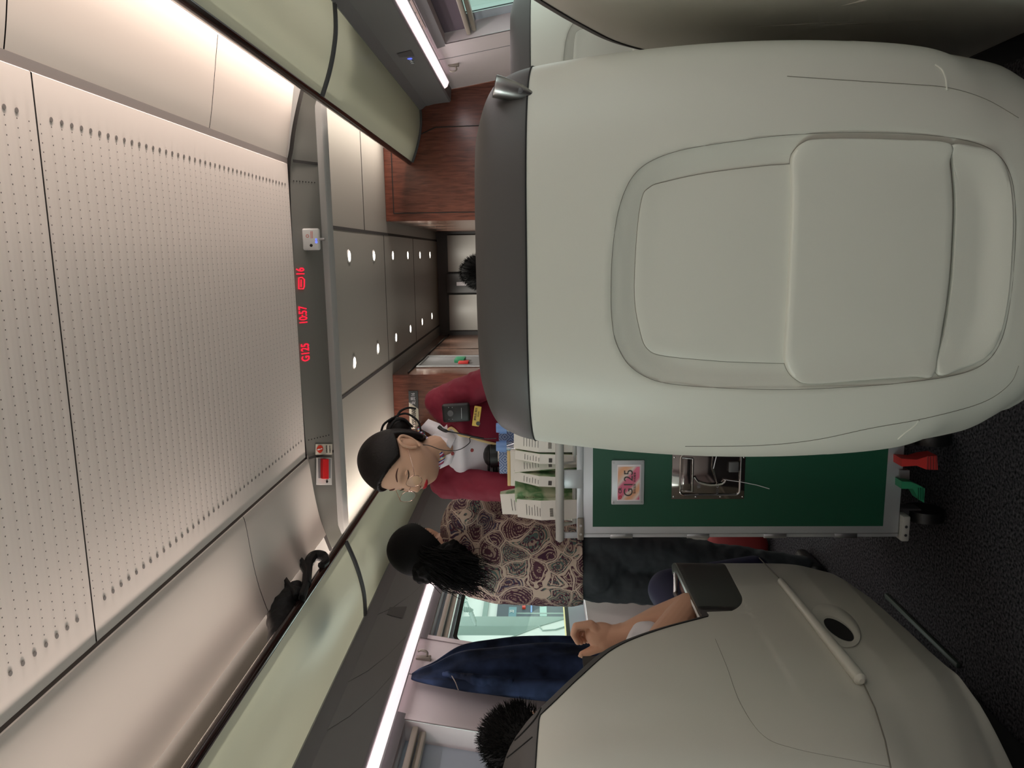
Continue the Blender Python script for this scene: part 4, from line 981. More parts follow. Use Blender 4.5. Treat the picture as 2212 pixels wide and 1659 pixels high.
for s_ in (-1, 1):
    kn = Vector((-.66+s_*.085, 2.82, .50)); ft = Vector((-.66+s_*.085, 2.84, .09))
    capx(b, hip+Vector((s_*.085, 0, -.04)), .085, kn, .055); capx(b, kn, .055, ft, .034); capx(b, ft+Vector((0, .03, -.04)), .032, ft+Vector((0, -.15, -.06)), .028)
o = b.build('body', 'skin_pale', at); r_ = o.modifiers.new('remesh', 'REMESH'); r_.mode = 'VOXEL'; r_.voxel_size = .0032; r_.use_smooth_shade = True
q_ = o.modifiers.new('smooth', 'SMOOTH'); q_.iterations = 3; q_.factor = .5
# face details
def onface(x, z, out=.001): return HM @ Vector((x, face_y(x, z)+out, z))
for s_ in (-1, 1):
    MB().tube([onface(s_*(.015+.033*t), .034+.008*math.sin(t*2.4)-.003*t, .0012) for t in [i/8 for i in range(9)]], [.0012, .002, .0024, .0025, .0024, .0022, .0018, .0013, .0008], 8).build('eyebrow', 'brow', at)
    b = MB(); b.ball(HM @ Vector((s_*.031, face_y(s_*.031, .008)-.0035, .008)), 1, (.0125, .008, .0062), HM.to_3x3().normalized(), 3); b.build('eyelid', 'skin_pale', at)
    MB().tube([onface(s_*(.018+.027*t), .0055-.004*math.sin(t*PI)+.002*t, .0032) for t in [i/10 for i in range(11)]], [.0006, .001, .0013, .0015, .0016, .0016, .0016, .0015, .0014, .0012, .0008], 6).build('eyelashes', 'hair', at)
b = MB()
top = [onface(-.021+.042*t, -.052+.0045*math.sin(PI*t)*(1-.35*gau(t-.5, .12)), .0015) for t in [i/14 for i in range(15)]]
mid_ = [onface(-.021+.042*t, -.0535, .0022+.003*math.sin(PI*t)) for t in [i/14 for i in range(15)]]
bot = [onface(-.021+.042*t, -.055-.0065*math.sin(PI*t), .0015) for t in [i/14 for i in range(15)]]
tm = [(a_+c_)/2+HM.to_3x3().normalized() @ Vector((0, .0028*math.sin(PI*i/14), 0)) for i, (a_, c_) in enumerate(zip(top, mid_))]
bm_ = [(a_+c_)/2+HM.to_3x3().normalized() @ Vector((0, .0036*math.sin(PI*i/14), 0)) for i, (a_, c_) in enumerate(zip(bot, mid_))]
b.loft([top, tm, mid_, bm_, bot], closed=False); b.build('lips', 'lips', at)
b = MB()
for s_ in (-1, 1): b.ball(HM @ Vector((s_*.0065, face_y(s_*.0065, -.033)-.003, -.0345)), .0026, (1, 1, .6), sub=2)
b.build('nostrils', 'brow', at)
MB().ball(HM @ Vector((-.0795, -.006, -.003)), 1, (.004, .008, .013), HM.to_3x3().normalized(), 3).build('ear_shade', 'brow', at)  # dark ball stands in for the shade inside the ear
MB().tube(spline([HM @ Vector(v) for v in ((-.078, .008, -.020), (-.080, .012, 0), (-.084, .006, .022), (-.088, -.012, .030), (-.090, -.024, .018), (-.086, -.022, -.004), (-.080, -.010, -.026), (-.076, .002, -.034))], 4), .0045, 8).build('ear_rim', 'skin_pale', at)
# hair: smooth cap, low bun, ribbon
def keep(p): return not (abs(p.x) > .052 and -.046 < p.z < .026 and p.y > -.034) and (p.z*.80-p.y*.88+abs(p.x)*.10 > -.006-.10*max(0, p.z-.06)) and p.z > -.075
hc = hair_cap('hair', HM, 'hair', at, keep, .013, bulge=lambda p: .006*max(0, -p.y/.09)+.004*max(0, p.z/.11))
bun = HM @ Vector((-.012, -.125, -.012))
organic('bun', 'hair', at, (), [(bun, (.043, .040, .043))], .004, 4)
b = MB(); Mb = HM.to_3x3().normalized()
def ribbon(pts, w_=.0038): 
    b.tube(spline(pts, 5), w_, 6)
bq = lambda x, y, z: HM @ Vector((x, y, z))
for pts in ([(-.04, -.10, .03), (-.055, -.12, .01), (-.052, -.125, -.02), (-.04, -.11, -.045)], [(-.03, -.135, .025), (-.05, -.145, .0), (-.06, -.145, -.03), (-.055, -.12, -.06), (-.045, -.09, -.065)], [(-.05, -.14, .0), (-.06, -.155, -.01), (-.066, -.165, -.035), (-.064, -.165, -.06)], [(.0, -.11, .045), (-.03, -.125, .04), (-.05, -.135, .015)]):
    ribbon([bq(*p) for p in pts])
b.build('hair_ribbon', 'black_matte', at)
# spectacles
g = fin(MB().tube([(0, 0, 0), (0, 0, .001)], .0001).build('tmp', 'rose_gold'), None); bpy.data.objects.remove(g)
gl = fin(empty('eyeglasses', HC), 'thin rose gold round glasses on the face of the woman in maroon', 'glasses')
b = MB()
for s_ in (-1, 1):
    rim = [HM @ Vector((s_*.034+.0245*math.cos(t*PI/14), .101-.003*abs(math.cos(t*PI/14)), -.007+.0225*math.sin(t*PI/14))) for t in range(28)]
    b.tube(rim, .0009, 6, closed=True)
    b.tube([HM @ Vector(v) for v in ((s_*.0585, .098, -.002), (s_*.071, .085, .002), (s_*.0785, .03, .006), (s_*.077, -.012, .010))], .0008, 6)
b.tube([HM @ Vector(v) for v in ((-.010, .1, -.004), (0, .104, -.001), (.010, .1, -.004))], .0009, 6); b.build('frame', 'rose_gold', gl)
for s_ in (-1, 1):
    b = MB(); b.bm.faces.new([b.bm.verts.new(HM @ Vector((s_*.034+.0238*math.cos(t*PI/14), .100, -.007+.0218*math.sin(t*PI/14)))) for t in range(28)]); b.build('lens', 'lens', gl)
# clothes
ROT = math.radians(-10)
TR = [(neck.z-.012, .058, .052, neck.x, 2.545), (neck.z-.032, .085, .066, neck.x+.002, 2.545), (neck.z-.052, .150, .085, -.655, 2.57), (neck.z-.085, .186, .105, -.652, 2.585), (1.40, .196, .118, -.652, 2.63), (1.32, .188, .128, -.650, 2.68), (1.22, .172, .120, -.652, 2.74), (1.10, .158, .110, -.655, 2.79), (1.0, .165, .115, -.66, 2.81), (.88, .185, .135, -.66, 2.82)]
TRs = spline([(z, rx_, ry_) for z, rx_, ry_, _, _ in TR], 5); TRc = spline([(z, x, y) for z, _, _, x, y in TR], 5)
b = MB(); b.loft([ell_ring(c_.y, c_.z, t.x, t.y*.93, t.z*.93, 48, ROT) for t, c_ in zip(TRs, TRc)]); o = b.build('shirt', 'white_cloth', at)
fr = -PI/2+math.radians(-14)
def opening(z): return lerp(z, [(.88, .10), (1.15, .12), (1.25, .26), (1.32, .38), (1.38, .50), (1.44, .66), (neck.z-.05, .95), (neck.z, 1.2)])
b = MB(); rows = []; eL, eR = [], []
for t, c_ in list(zip(TRs, TRc))[7:]:
    o_ = opening(t.x); rg = ell_ring(c_.y, c_.z, t.x, t.y, t.z, 60, ROT, fr+o_, fr+2*PI-o_, closed=False); rows.append(rg); eL.append(rg[-1]); eR.append(rg[0])
b.loft(rows, closed=False); jk = b.build('jacket', 'maroon', at, angle=80)
s_ = jk.modifiers.new('cloth', 'SOLIDIFY'); s_.thickness = .006; s_.offset = 1
t_ = bpy.data.textures.new('jacket_folds', 'CLOUDS'); t_.noise_scale = .09; dm = jk.modifiers.new('folds', 'DISPLACE'); dm.texture = t_; dm.strength = .012; dm.texture_coords = 'LOCAL'
for e_ in (eL, eR): MB().tube([Vector(p)+Vector((0, -.010, 0)) for p in e_], .0042, 8).build('trim', 'cream', jk)
organic('sleeve', 'maroon', at, [(shR, .056, elR, .052), (elR, .052, Vector((-.52, 2.36, 1.14)), .036), (neck+Vector((.05, .04, -.055)), .03, shR, .054)], (), .006, 8, (.016, .05))
organic('sleeve', 'maroon', at, [(shL, .056, elL, .052), (elL, .052, Vector((-.68, 2.44, 1.15)), .036), (neck+Vector((-.05, .04, -.055)), .03, shL, .054)], (), .006, 8, (.016, .05))
b = MB(); b.loft([ell_ring(-.66, 2.82, z, rx_, ry_, 36) for z, rx_, ry_ in ((.98, .168, .125), (.88, .19, .14), (.7, .185, .14), (.52, .17, .125))]); b.build('skirt', 'maroon', at)
for s_ in (-1, 1): organic('shoe', 'black_plastic', at, [(Vector((-.66+s_*.085, 2.88, .04)), .036, Vector((-.66+s_*.085, 2.70, .032)), .031)], (), .006, 3)
# collar of the shirt
b = MB(); N0 = neck
cl = [P(907, 925, 2.52), P(925, 905, 2.53), P(950, 915, 2.50), P(985, 945, 2.475), P(972, 968, 2.465), P(945, 950, 2.47), P(925, 935, 2.50)]
vv = [b.bm.verts.new(v) for v in cl]; b.bm.faces.new(vv); o = b.build('collar', 'white_cloth', at); s_ = o.modifiers.new('cloth', 'SOLIDIFY'); s_.thickness = .005
b = MB(); cl = [P(958, 985, 2.465), P(950, 1012, 2.47), P(975, 1000, 2.47), P(985, 975, 2.465)]
b.bm.faces.new([b.bm.verts.new(v) for v in cl]); o = b.build('collar', 'white_cloth', at); s_ = o.modifiers.new('cloth', 'SOLIDIFY'); s_.thickness = .005
# scarf
MB().tube(spline([P(905, 925, 2.53), P(908, 938, 2.50), P(922, 952, 2.47), P(940, 968, 2.45), P(956, 985, 2.445)], 5), [.006]*5+[.011]*11+[.009]*5, 10).build('scarf', 'scarf', at)
MB().tube(spline([P(956, 985, 2.445), P(952, 998, 2.45), P(944, 1008, 2.455)], 5), [.010]*6+[.007]*5, 10).build('scarf', 'scarf', at)
MB().tube(spline([P(912, 926, 2.53), P(902, 932, 2.55), P(893, 945, 2.55)], 4), .007, 8).build('scarf_end', 'dark_red', at)
# buttons, earpiece, camera, badge
for x, y in ((978, 979), (1020, 972)): q = P(x, y, 2.462 if x < 1000 else 2.475); MB().cone(q, .0055, q+Vector((0, -.008, 0)), .0055, 16).build('button', 'dark_red', at)
MB().tube(spline([HM @ Vector((-.083, -.01, -.012)), P(895, 960, 2.40), P(925, 962, 2.40), P(955, 972, 2.40), P(990, 972, 2.40), P(1014, 957, 2.41), P(1016, 945, 2.42), P(1040, 948, 2.42), P(1072, 947, 2.42)], 6), .0014, 6).build('earpiece_cord', 'black_plastic', at)
MB().tube(spline([P(948, 922, 2.42), P(960, 930, 2.41), P(985, 935, 2.41), P(1012, 941, 2.41), P(1045, 947, 2.42)], 5), [.007]*3+[.006]*4+[.0025]*14, 8).build('microphone', 'black_plastic', at)
q = P(986, 891, 2.46); cmb = MB().box(q.x-.031, q.x+.031, q.y-.014, q.y+.014, q.z-.046, q.z+.046, .008, rot=Matrix.Rotation(math.radians(-3), 3, 'Y'), seg=3).build('body_camera', 'black_plastic', at)
MB().cone(q+Vector((0, -.014, .018)), .011, q+Vector((0, -.017, .018)), .010, 24).build('camera_lens', 'service_dark', cmb)
b = MB()
for dx, dz in ((-.02, .024), (.02, .024), (-.02, .012), (.02, .012)): b.ball(q+Vector((dx, -.0142, dz)), .0014, sub=2)
b.tube([q+Vector((-.018, -.0145, -.018)), q+Vector((.018, -.0145, -.018))], .0008, 4); b.build('camera_marks', 'steel', cmb)
q = P(1030, 899, 2.455); R_ = Matrix.Rotation(math.radians(9), 3, 'Y')
bd_ = MB().box(q.x-.034, q.x+.034, q.y-.003, q.y+.003, q.z-.012, q.z+.012, .002, rot=R_).build('name_badge', 'badge', at)
MB().cone(q+Vector((-.024, -.003, -.004)), .007, q+Vector((-.024, -.0045, -.004)), .007, 18).build('badge_emblem', 'dark_panel', bd_)
text('lettering', '乘务员 列车', 'print_dark', q+Vector((.008, -.0042, .003)), .0085, right=R_ @ Vector((1, 0, 0)), parent=bd_); text('lettering', '0123456', 'print_dark', q+Vector((.008, -.0042, -.006)), .005, right=R_ @ Vector((1, 0, 0)), parent=bd_)
# ---------------------------------------------------------------- woman in the paisley shirt
wo = fin(empty('person', (-1.27, 2.98, 0)), 'woman seen from behind with black wavy hair and a paisley shirt', 'person')
WC = P(907, 1184, 2.93); WM = headM(WC, (.45, .88, -.12), (.05, .05, 1), 1.0)
wn = P(958, 1172, 2.96)
b = MB(); add_head(b, WM, 48, 36); b.ball(WM @ Vector((.074, -.005, -.004)), 1, (.010, .018, .029), WM.to_3x3(), 3)
capx(b, WM @ Vector((0, -.02, -.06)), .052, wn+Vector((0, 0, -.03)), .058)
wsR, wsL = P(1000, 1098, 2.90), P(1000, 1262, 2.98)
weR, weL = P(1110, 1096, 3.06), P(1120, 1280, 3.12)
capx(b, wn+Vector((0, .0, -.12)), .085, P(1240, 1215, 2.98), .10)
for sh, el, hd in ((wsR, weR, P(1120, 1140, 3.30)), (wsL, weL, P(1130, 1240, 3.32))):
    capx(b, sh+Vector((0, .02, -.02)), .042, el, .036); capx(b, el, .036, hd, .026); b.ball(hd+Vector((.0, .04, 0)), 1, (.03, .05, .018))
    for k_ in range(4): capx(b, hd+Vector((-.02+.014*k_, .07, 0)), .008, hd+Vector((-.02+.014*k_, .125, -.02)), .006)
    capx(b, hd+Vector((.028, .03, 0)), .009, hd+Vector((.05, .07, -.01)), .008)
hw_ = P(1262, 1212, 2.98); b.ball(hw_+Vector((-.02, 0, -.06)), 1, (.11, .09, .08))
feet = []
for s_, kx, ky in ((-1, 1440, 1222), (1, 1450, 1188)):
    hp = hw_+Vector((s_*.075, 0, -.05)); kn = Vector((hw_.x+s_*.07-.06, 2.99, .50)); ft = Vector((hw_.x+s_*.075-.13, 3.02, .09)); feet.append((hp, kn, ft))
    capx(b, hp, .09, kn, .058); capx(b, kn, .058, ft, .036); capx(b, ft+Vector((0, -.03, -.045)), .034, ft+Vector((0, .14, -.06)), .028)
o = b.build('body', 'skin_tan', wo); r_ = o.modifiers.new('remesh', 'REMESH'); r_.mode = 'VOXEL'; r_.voxel_size = .0045; r_.use_smooth_shade = True
rows = []
for x, y0, y1, ry_ in ((953, 1136, 1206, .050), (957, 1122, 1220, .062), (965, 1098, 1240, .078), (980, 1082, 1262, .095), (1005, 1078, 1284, .108), (1050, 1092, 1296, .116), (1100, 1108, 1302, .115), (1150, 1116, 1305, .112), (1200, 1124, 1306, .118), (1256, 1128, 1300, .125)):
    a_, c_ = P(x, y0, 2.97), P(x, y1, 2.97); rows.append(((a_+c_)/2, (a_.x-c_.x)/2, ry_))
sc_ = spline([r__[0] for r__ in rows], 5); sr_ = spline([(r__[1], r__[2], 0) for r__ in rows], 5)
b = MB(); b.loft([ell_ring(c_.x, c_.y, c_.z, s_.x, s_.y, 56) for c_, s_ in zip(sc_, sr_)], caps=False)
o = b.build('shirt', 'paisley', wo); s_ = o.modifiers.new('cloth', 'SOLIDIFY'); s_.thickness = .004
t_ = bpy.data.textures.new('shirt_folds', 'CLOUDS'); t_.noise_scale = .11; dm = o.modifiers.new('folds', 'DISPLACE'); dm.texture = t_; dm.strength = .022; dm.texture_coords = 'LOCAL'
organic('sleeve', 'paisley', wo, [(wsR+Vector((-.025, 0, -.01)), .066, weR, .060), (weR, .056, P(1120, 1130, 3.25), .042)], (), .006, 8, (.014, .06))
organic('sleeve', 'paisley', wo, [(wsL+Vector((.02, 0, 0)), .060, weL+Vector((.015, 0, 0)), .050), (weL, .050, P(1130, 1245, 3.27), .04)], (), .006, 8, (.014, .06))
organic('trousers', 'pants', wo, [(hw_+Vector((-.02, 0, -.02)), .135, hw_+Vector((.01, 0, -.06)), .12)]+[(hp, .100, kn, .070) for hp, kn, ft in feet]+[(kn, .070, ft, .060) for hp, kn, ft in feet], (), .007, 8, (.02, .07))
for hp, kn, ft in feet: organic('shoe', 'black_plastic', wo, [(ft+Vector((0, -.04, -.05)), .038, ft+Vector((0, .14, -.055)), .032)], (), .006, 3)
def wkeep(p): return (p.z*.6-p.y*.9 > -.040) or p.z > .075
hair_cap('hair', WM, 'hair_black', wo, wkeep, .020, bulge=lambda p: .012*max(0, -p.y/.09))
b = MB(); rnd = random.Random(3)
for i in range(420):
    x = rnd.uniform(-1, 1); s0 = WM @ Vector((x*.075, -.085*math.sqrt(max(0, 1-x*x*.8)), rnd.uniform(-.07, .01)))
    L_ = rnd.uniform(.12, .27); sp_ = rnd.uniform(-.07, .03)-.01; am = rnd.uniform(.005, .014); ph = rnd.uniform(0, 6); fq = rnd.uniform(14, 26); pts = []
    for t in [j/14 for j in range(15)]:
        pts.append(s0+Vector((sp_*t**1.2+am*math.sin(ph+fq*t*L_*2.2)*t, -.045*min(1, t*3)-.045*t+am*math.cos(ph+fq*t*L_*2.2)*t, -L_*t)))
    b.tube(pts, [.0035*(1-.75*t/14) for t in range(15)], 5)
b.build('wavy_hair', 'hair_black', wo)
organic('hair_tail', 'hair_black', wo, [(WM @ Vector((0, -.10, -.05)), .058, P(975, 1200, 2.84), .055), (P(975, 1200, 2.84), .058, P(1015, 1215, 2.83), .035)], (), .006, 6, (.03, .03))
# ---------------------------------------------------------------- passenger in the left seat
pa = fin(empty('person', (-1.33, 1.85, 0)), 'seated man in the left seat with spiky black hair, white shirt and raised forearm', 'person')
AC = Vector((-1.30, 1.86, 1.215)); AM = headM(AC, (.05, .95, -.25), (0, .2, 1), 1.0)
Y0 = 2.10
el_, wr_ = P(1486, 1312, Y0), P(1348, 1366, Y0+.02); shd = Vector((-1.15, 1.90, .93))
b = MB(); add_head(b, AM, 48, 36); b.ball(AM @ Vector((.074, -.005, -.004)), 1, (.012, .020, .032), AM.to_3x3(), 3)
capx(b, AC+Vector((0, -.02, -.05)), .055, Vector((-1.32, 1.82, 1.06)), .06)
b.ball((-1.33, 1.83, .90), 1, (.18, .11, .20)); b.ball((-1.33, 1.85, .62), 1, (.16, .13, .17))
capx(b, shd, .055, el_, .042); capx(b, el_, .041, P(1420, 1338, Y0+.01), .039); capx(b, P(1420, 1338, Y0+.01), .039, wr_, .0265)
H = lambda x, y, dy=0: P(x, y, Y0+.03+dy)
capx(b, wr_, .026, H(1318, 1372), .030)
b.ball(H(1302, 1374), 1, (.043, .028, .054), Matrix.Rotation(math.radians(14), 3, 'Y')); capx(b, H(1345, 1367), .030, H(1305, 1384), .031)
for (kx, ky), (px_, py_), (dx, dy_), (tx, ty), rr_, off in (((1276, 1348), (1244, 1352), (1238, 1370), (1248, 1388), .0108, -.012), ((1272, 1352), (1246, 1356), (1243, 1374), (1255, 1388), .0108, .010), ((1276, 1356), (1252, 1360), (1250, 1376), (1262, 1386), .0100, .031), ((1284, 1360), (1262, 1364), (1260, 1378), (1270, 1386), .0088, .050)):
    a_ = H(1300, 1368, off*.6); k1 = H(kx, ky, off); k2 = H(px_, py_, off); k3 = H(dx, dy_, off+.003); k4 = H(tx, ty, off+.006)
    capx(b, a_, rr_*1.35, k1, rr_*1.15); capx(b, k1, rr_*1.15, k2, rr_*.98); capx(b, k2, rr_*.98, k3, rr_*.86); capx(b, k3, rr_*.86, k4, rr_*.74)
capx(b, H(1325, 1385, -.005), .020, H(1290, 1400, -.012), .0150); capx(b, H(1290, 1400, -.012), .0145, H(1258, 1414, -.014), .0112)
# right leg raised, other arm holding the phone
hpA = Vector((-1.25, 1.90, .56)); knA = P(1438, 1275, 2.5)+Vector((0, 0, -.01))
capx(b, hpA, .09, knA, .062); capx(b, knA, .06, Vector((-1.12, 2.55, .42)), .045); capx(b, Vector((-1.40, 1.90, .56)), .09, Vector((-1.42, 2.40, .60)), .06); capx(b, Vector((-1.42, 2.40, .60)), .055, Vector((-1.42, 2.44, .10)), .038)
ph_ = P(1268, 1444, 2.02); e2 = Vector((-1.50, 2.0, .80)); capx(b, Vector((-1.52, 1.88, 1.0)), .05, e2, .04); capx(b, e2, .04, ph_+Vector((-.03, .02, -.09)), .024); b.ball(ph_+Vector((-.02, .02, -.05)), 1, (.022, .03, .04))
o = b.build('body', 'skin_tan', pa); r_ = o.modifiers.new('remesh', 'REMESH'); r_.mode = 'VOXEL'; r_.voxel_size = .0028; r_.use_smooth_shade = True
q_ = o.modifiers.new('smooth', 'SMOOTH'); q_.iterations = 5; q_.factor = .5
t_ = H(1254, 1416, -.027); MB().ball(t_, 1, (.006, .003, .0075), Matrix.Rotation(math.radians(-20), 3, 'Y'), 2).build('thumbnail', 'skin_pale', pa)
organic('shirt', 'white_sleeve', pa, [(shd+Vector((0, 0, 0)), .065, P(1398, 1384, 2.04), .056), (Vector((-1.20, 1.84, .96)), .065, Vector((-1.46, 1.84, .96)), .065)], [((-1.33, 1.83, .90), (.195, .125, .22)), ((-1.33, 1.85, .66), (.175, .145, .17))], .006, 8, (.014, .06))
organic('trousers', 'navy', pa, [(hpA, .10, knA, .072), (knA, .072, Vector((-1.12, 2.55, .42)), .06), (Vector((-1.40, 1.90, .56)), .10, Vector((-1.42, 2.40, .60)), .07), (Vector((-1.42, 2.40, .60)), .068, Vector((-1.42, 2.44, .12)), .055)], (), .007, 8)
hair_cap('hair', AM, 'hair_black', pa, lambda p: p.z*.7-p.y*.8 > -.02 and p.z > -.06, .014)
def headfuzz(M, parent, n, ln, cond):
    rnd = random.Random(5); b = MB()
    for _ in range(n):
        v = Vector((rnd.gauss(0, 1), rnd.gauss(0, 1), rnd.gauss(0, 1))).normalized(); p = Vector((v.x*.0735, v.y*.092, v.z*.113))
        if not cond(p): continue
        p2 = p+v*.010; d_ = (v+Vector((rnd.uniform(-.4, .4), rnd.uniform(-.1, .5), rnd.uniform(-.2, .5)))).normalized()
        b.cone(M @ p2, .0012, M @ (p2+d_*ln*rnd.uniform(.6, 1.2)), .0002, 4, caps=False)
    return b.build('hair_tips', 'hair_black', parent)
headfuzz(AM, pa, 5200, .022, lambda p: p.z*.7-p.y*.8 > -.03 and p.z > -.03)
phn = fin(empty('smartphone', ph_), 'dark smartphone with lit screen showing above the rim of the left seat', 'phone')
Rp = basis((.25, -.9, .35), (-.2, .3, 1)); 
b = MB(); b.box(ph_.x-.035, ph_.x+.035, ph_.y-.004, ph_.y+.004, ph_.z-.07, ph_.z+.012, .004, rot=Rp); b.build('case', 'black_plastic', phn)
b = MB(); b.box(ph_.x-.010, ph_.x+.022, ph_.y-.008, ph_.y-.0062, ph_.z-.055, ph_.z-.008, 0, rot=Rp); b.build('screen', 'screen', phn)
headfuzz(WM, wo, 2600, .011, lambda p: (p.z*.6-p.y*.9 > -.040))
# ---------------------------------------------------------------- passenger far ahead
fp = fin(empty('person', (-.08, 4.0, 0)), 'passenger hidden by the big seat, only the top of short black spiky hair shows', 'person')
FC = Vector((P(1000, 588, 3.95).x, 3.95, P(1000, 588, 3.95).z-.125)); FM = headM(FC, (0, 1, -.1), (0, .1, 1), 1.06)
b = MB(); add_head(b, FM, 48, 36)
for s_ in (-1, 1): b.ball(FM @ Vector((s_*.074, -.005, -.004)), 1, (.012, .020, .032), FM.to_3x3(), 3)
capx(b, FC+Vector((0, -.02, -.05)), .055, FC+Vector((0, -.03, -.17)), .062); b.ball(FC+Vector((0, -.03, -.36)), 1, (.20, .11, .2)); b.ball(FC+Vector((0, 0, -.6)), 1, (.17, .14, .17))
for s_ in (-1, 1): capx(b, FC+Vector((s_*.18, -.02, -.25)), .05, FC+Vector((s_*.22, .05, -.5)), .04); capx(b, FC+Vector((s_*.22, .05, -.5)), .04, FC+Vector((s_*.15, .28, -.5)), .028); capx(b, FC+Vector((s_*.09, .0, -.72)), .08, FC+Vector((s_*.10, .42, -.72)), .06); capx(b, FC+Vector((s_*.10, .42, -.72)), .055, FC+Vector((s_*.10, .46, -1.2)), .04)
o = b.build('body', 'skin_tan', fp); r_ = o.modifiers.new('remesh', 'REMESH'); r_.mode = 'VOXEL'; r_.voxel_size = .006
organic('shirt', 'pants', fp, (), [(FC+Vector((0, -.03, -.36)), (.215, .125, .22)), (FC+Vector((0, 0, -.6)), (.19, .15, .18))], .008)
hair_cap('hair', FM, 'hair_black', fp, lambda p: p.z*.7-p.y*.8 > -.02 and p.z > -.06, .014); headfuzz(FM, fp, 3800, .02, lambda p: p.z*.7-p.y*.8 > -.03 and p.z > 0)
# ================================================================ LOOSE THINGS
# denim jacket on the pillar
dj = fin(empty('denim_jacket', (-1.70, 2.97, 1.68)), 'dark blue denim jacket hanging on the pillar between the left windows', 'jacket')
rows = []
DJ = [(890, 1462, 1474, .008), (905, 1452, 1479, .014), (935, 1438, 1485, .022), (975, 1412, 1492, .034), (1010, 1403, 1496, .045), (1060, 1397, 1502, .050), (1110, 1392, 1508, .055), (1160, 1390, 1512, .058), (1210, 1390, 1515, .060), (1260, 1392, 1520, .060), (1320, 1395, 1525, .06)]
dsp_ = spline([(x, y0, y1) for x, y0, y1, _ in DJ], 5); dth = spline([(t, 0, 0) for *_, t in DJ], 5)
b = MB(); rgs = []
for i, (q, th) in enumerate(zip(dsp_, dth)):
    a_, c_ = PX(q.x, q.y, -1.70), PX(q.x, q.z, -1.70); a_.z = c_.z = (a_.z+c_.z)/2; mid_ = (a_+c_)/2; hw = (a_.y-c_.y)/2; rg = []
    for k_ in range(64):
        t = 2*PI*k_/64; y = math.cos(t)*hw; x = math.sin(t)*th.x*(1+.30*math.sin(5*t+.3*math.sin(i*.2))+.18*math.sin(9*t+1+i*.07))
        rg.append((min(mid_.x+.015+x, mid_.x+.14) if True else 0, mid_.y+y, mid_.z))
    wl = CX-wallx(mid_.z)+.008; rgs.append([(max(px_, wl), py_, pz_) for px_, py_, pz_ in rg])
b.loft(rgs, caps=True); o = b.build('jacket_body', 'denim', dj, angle=80)
MB().tube(spline([PX(976, 1460, -1.63), PX(984, 1474, -1.63), PX(990, 1490, -1.635)], 5), .0018, 6).build('hem_seam', 'denim_stitch', dj)
organic('jacket_flap', 'denim', dj, [(PX(960, 1455, -1.665), .012, PX(1020, 1470, -1.665), .026), (PX(1020, 1470, -1.665), .026, PX(1100, 1480, -1.67), .028), (PX(1100, 1440, -1.665), .026, PX(1240, 1432, -1.665), .030)], (), .005, 6, (.012, .03))
# black bag on the left rack
bg_ = fin(empty('shoulder_bag', (-1.38, 2.75, 1.99)), 'black fabric bag with a looped strap lying on the left luggage rack', 'bag')
X = -1.215
def R2(x, y, dx=0): return PX(x, y, X+dx)
organic('bag_body', 'bag_black', bg_, [(R2(600, 1372, -.05), .034, R2(606, 1325, -.04), .048), (R2(606, 1325, -.04), .048, R2(632, 1285, -.02), .040), (R2(632, 1285, -.03), .034, R2(640, 1268, -.02), .028)], [(Vector((-1.37, 2.62, 2.085)), (.09, .17, .055))], .006, 8, (.018, .05))
b = MB(); lp_ = spline([R2(640, 1290), R2(618, 1262), R2(606, 1240), R2(612, 1218), R2(630, 1206), R2(650, 1216), R2(662, 1240), R2(660, 1268), R2(652, 1292)], 6)
b.loft([[p+Vector((dx, 0, 0))+dz for dx, dz in ((-.02, Vector((0, 0, 0))), (.02, Vector((0, 0, 0))))] for p in lp_], closed=False); o = b.build('strap', 'bag_black', bg_)
s_ = o.modifiers.new('thick', 'SOLIDIFY'); s_.thickness = .016; s_.offset = 0
b = MB(); b.tube(lp_, .013, 8); b.build('strap_padding', 'bag_black', bg_)
b = MB(); b.tube(spline([R2(662, 1262), R2(664, 1236), R2(668, 1214), R2(680, 1200), R2(697, 1202), R2(704, 1212), R2(694, 1222)], 6), [.018]*12+[.022]*14+[.016]*11, 8); b.build('strap', 'bag_black', bg_)
# unidentified dark red object on the floor beyond the trolley
q = Vector((P(1570, 1178, 3.72).x, 3.72, 0)); fin(organic('dark_red_object', 'dark_red', None, (), [(Vector((q.x-.01, 3.72, .165)), (.12, .06, .16))], .006, 3), 'unidentified dark red rounded object standing on the carpet beyond the trolley', 'bag')
# floor rail beside the left seat
fin(MB().box(-1.165, -1.148, 2.0, 2.45, 0, .012, .004).build('seat_track', 'track'), 'low metal seat track on the carpet along the left seat', 'rail')
# ================================================================ OUTSIDE THE WINDOWS
fin(box('platform', 'plat_white', -30, -3.2, -12, 30, -1.3, -.15), 'pale concrete platform outside the left windows', 'platform')
bl = fin(empty('station_building', (-9, 8, -.15)), 'pale station wall with dark shopfronts seen through the left window', 'building')
box('wall', 'plat_white', -9.3, -9, -6, 34, -.15, 9, 0, bl)
def win(nm, m, x0, y0, x1, y1, X, par):
    a_, c_ = PX(x0, y1, X), PX(x1, y0, X); return box(nm, m, X-.05, X, min(a_.y, c_.y), max(a_.y, c_.y), min(a_.z, c_.z), max(a_.z, c_.z), 0, par)
win('shopfront', 'plat_dark', 1072, 1285, 1222, 1337, -8.9, bl); win('shopfront', 'plat_dark', 1140, 1381, 1222, 1400, -8.9, bl)
win('shop_light', 'plat_green', 1166, 1285, 1180, 1330, -8.85, bl); win('shop_poster', 'sign_red', 1128, 1285, 1136, 1312, -8.85, bl); win('shop_poster', 'cap_blue', 1146, 1285, 1150, 1322, -8.85, bl)
win('glass_band', 'plat_green', 985, 1285, 1006, 1340, -8.9, bl); win('glass_band', 'plat_grey', 1040, 1285, 1058, 1340, -8.9, bl); win('blue_box', 'cap_blue', 1145, 1386, 1160, 1396, -8.8, bl)
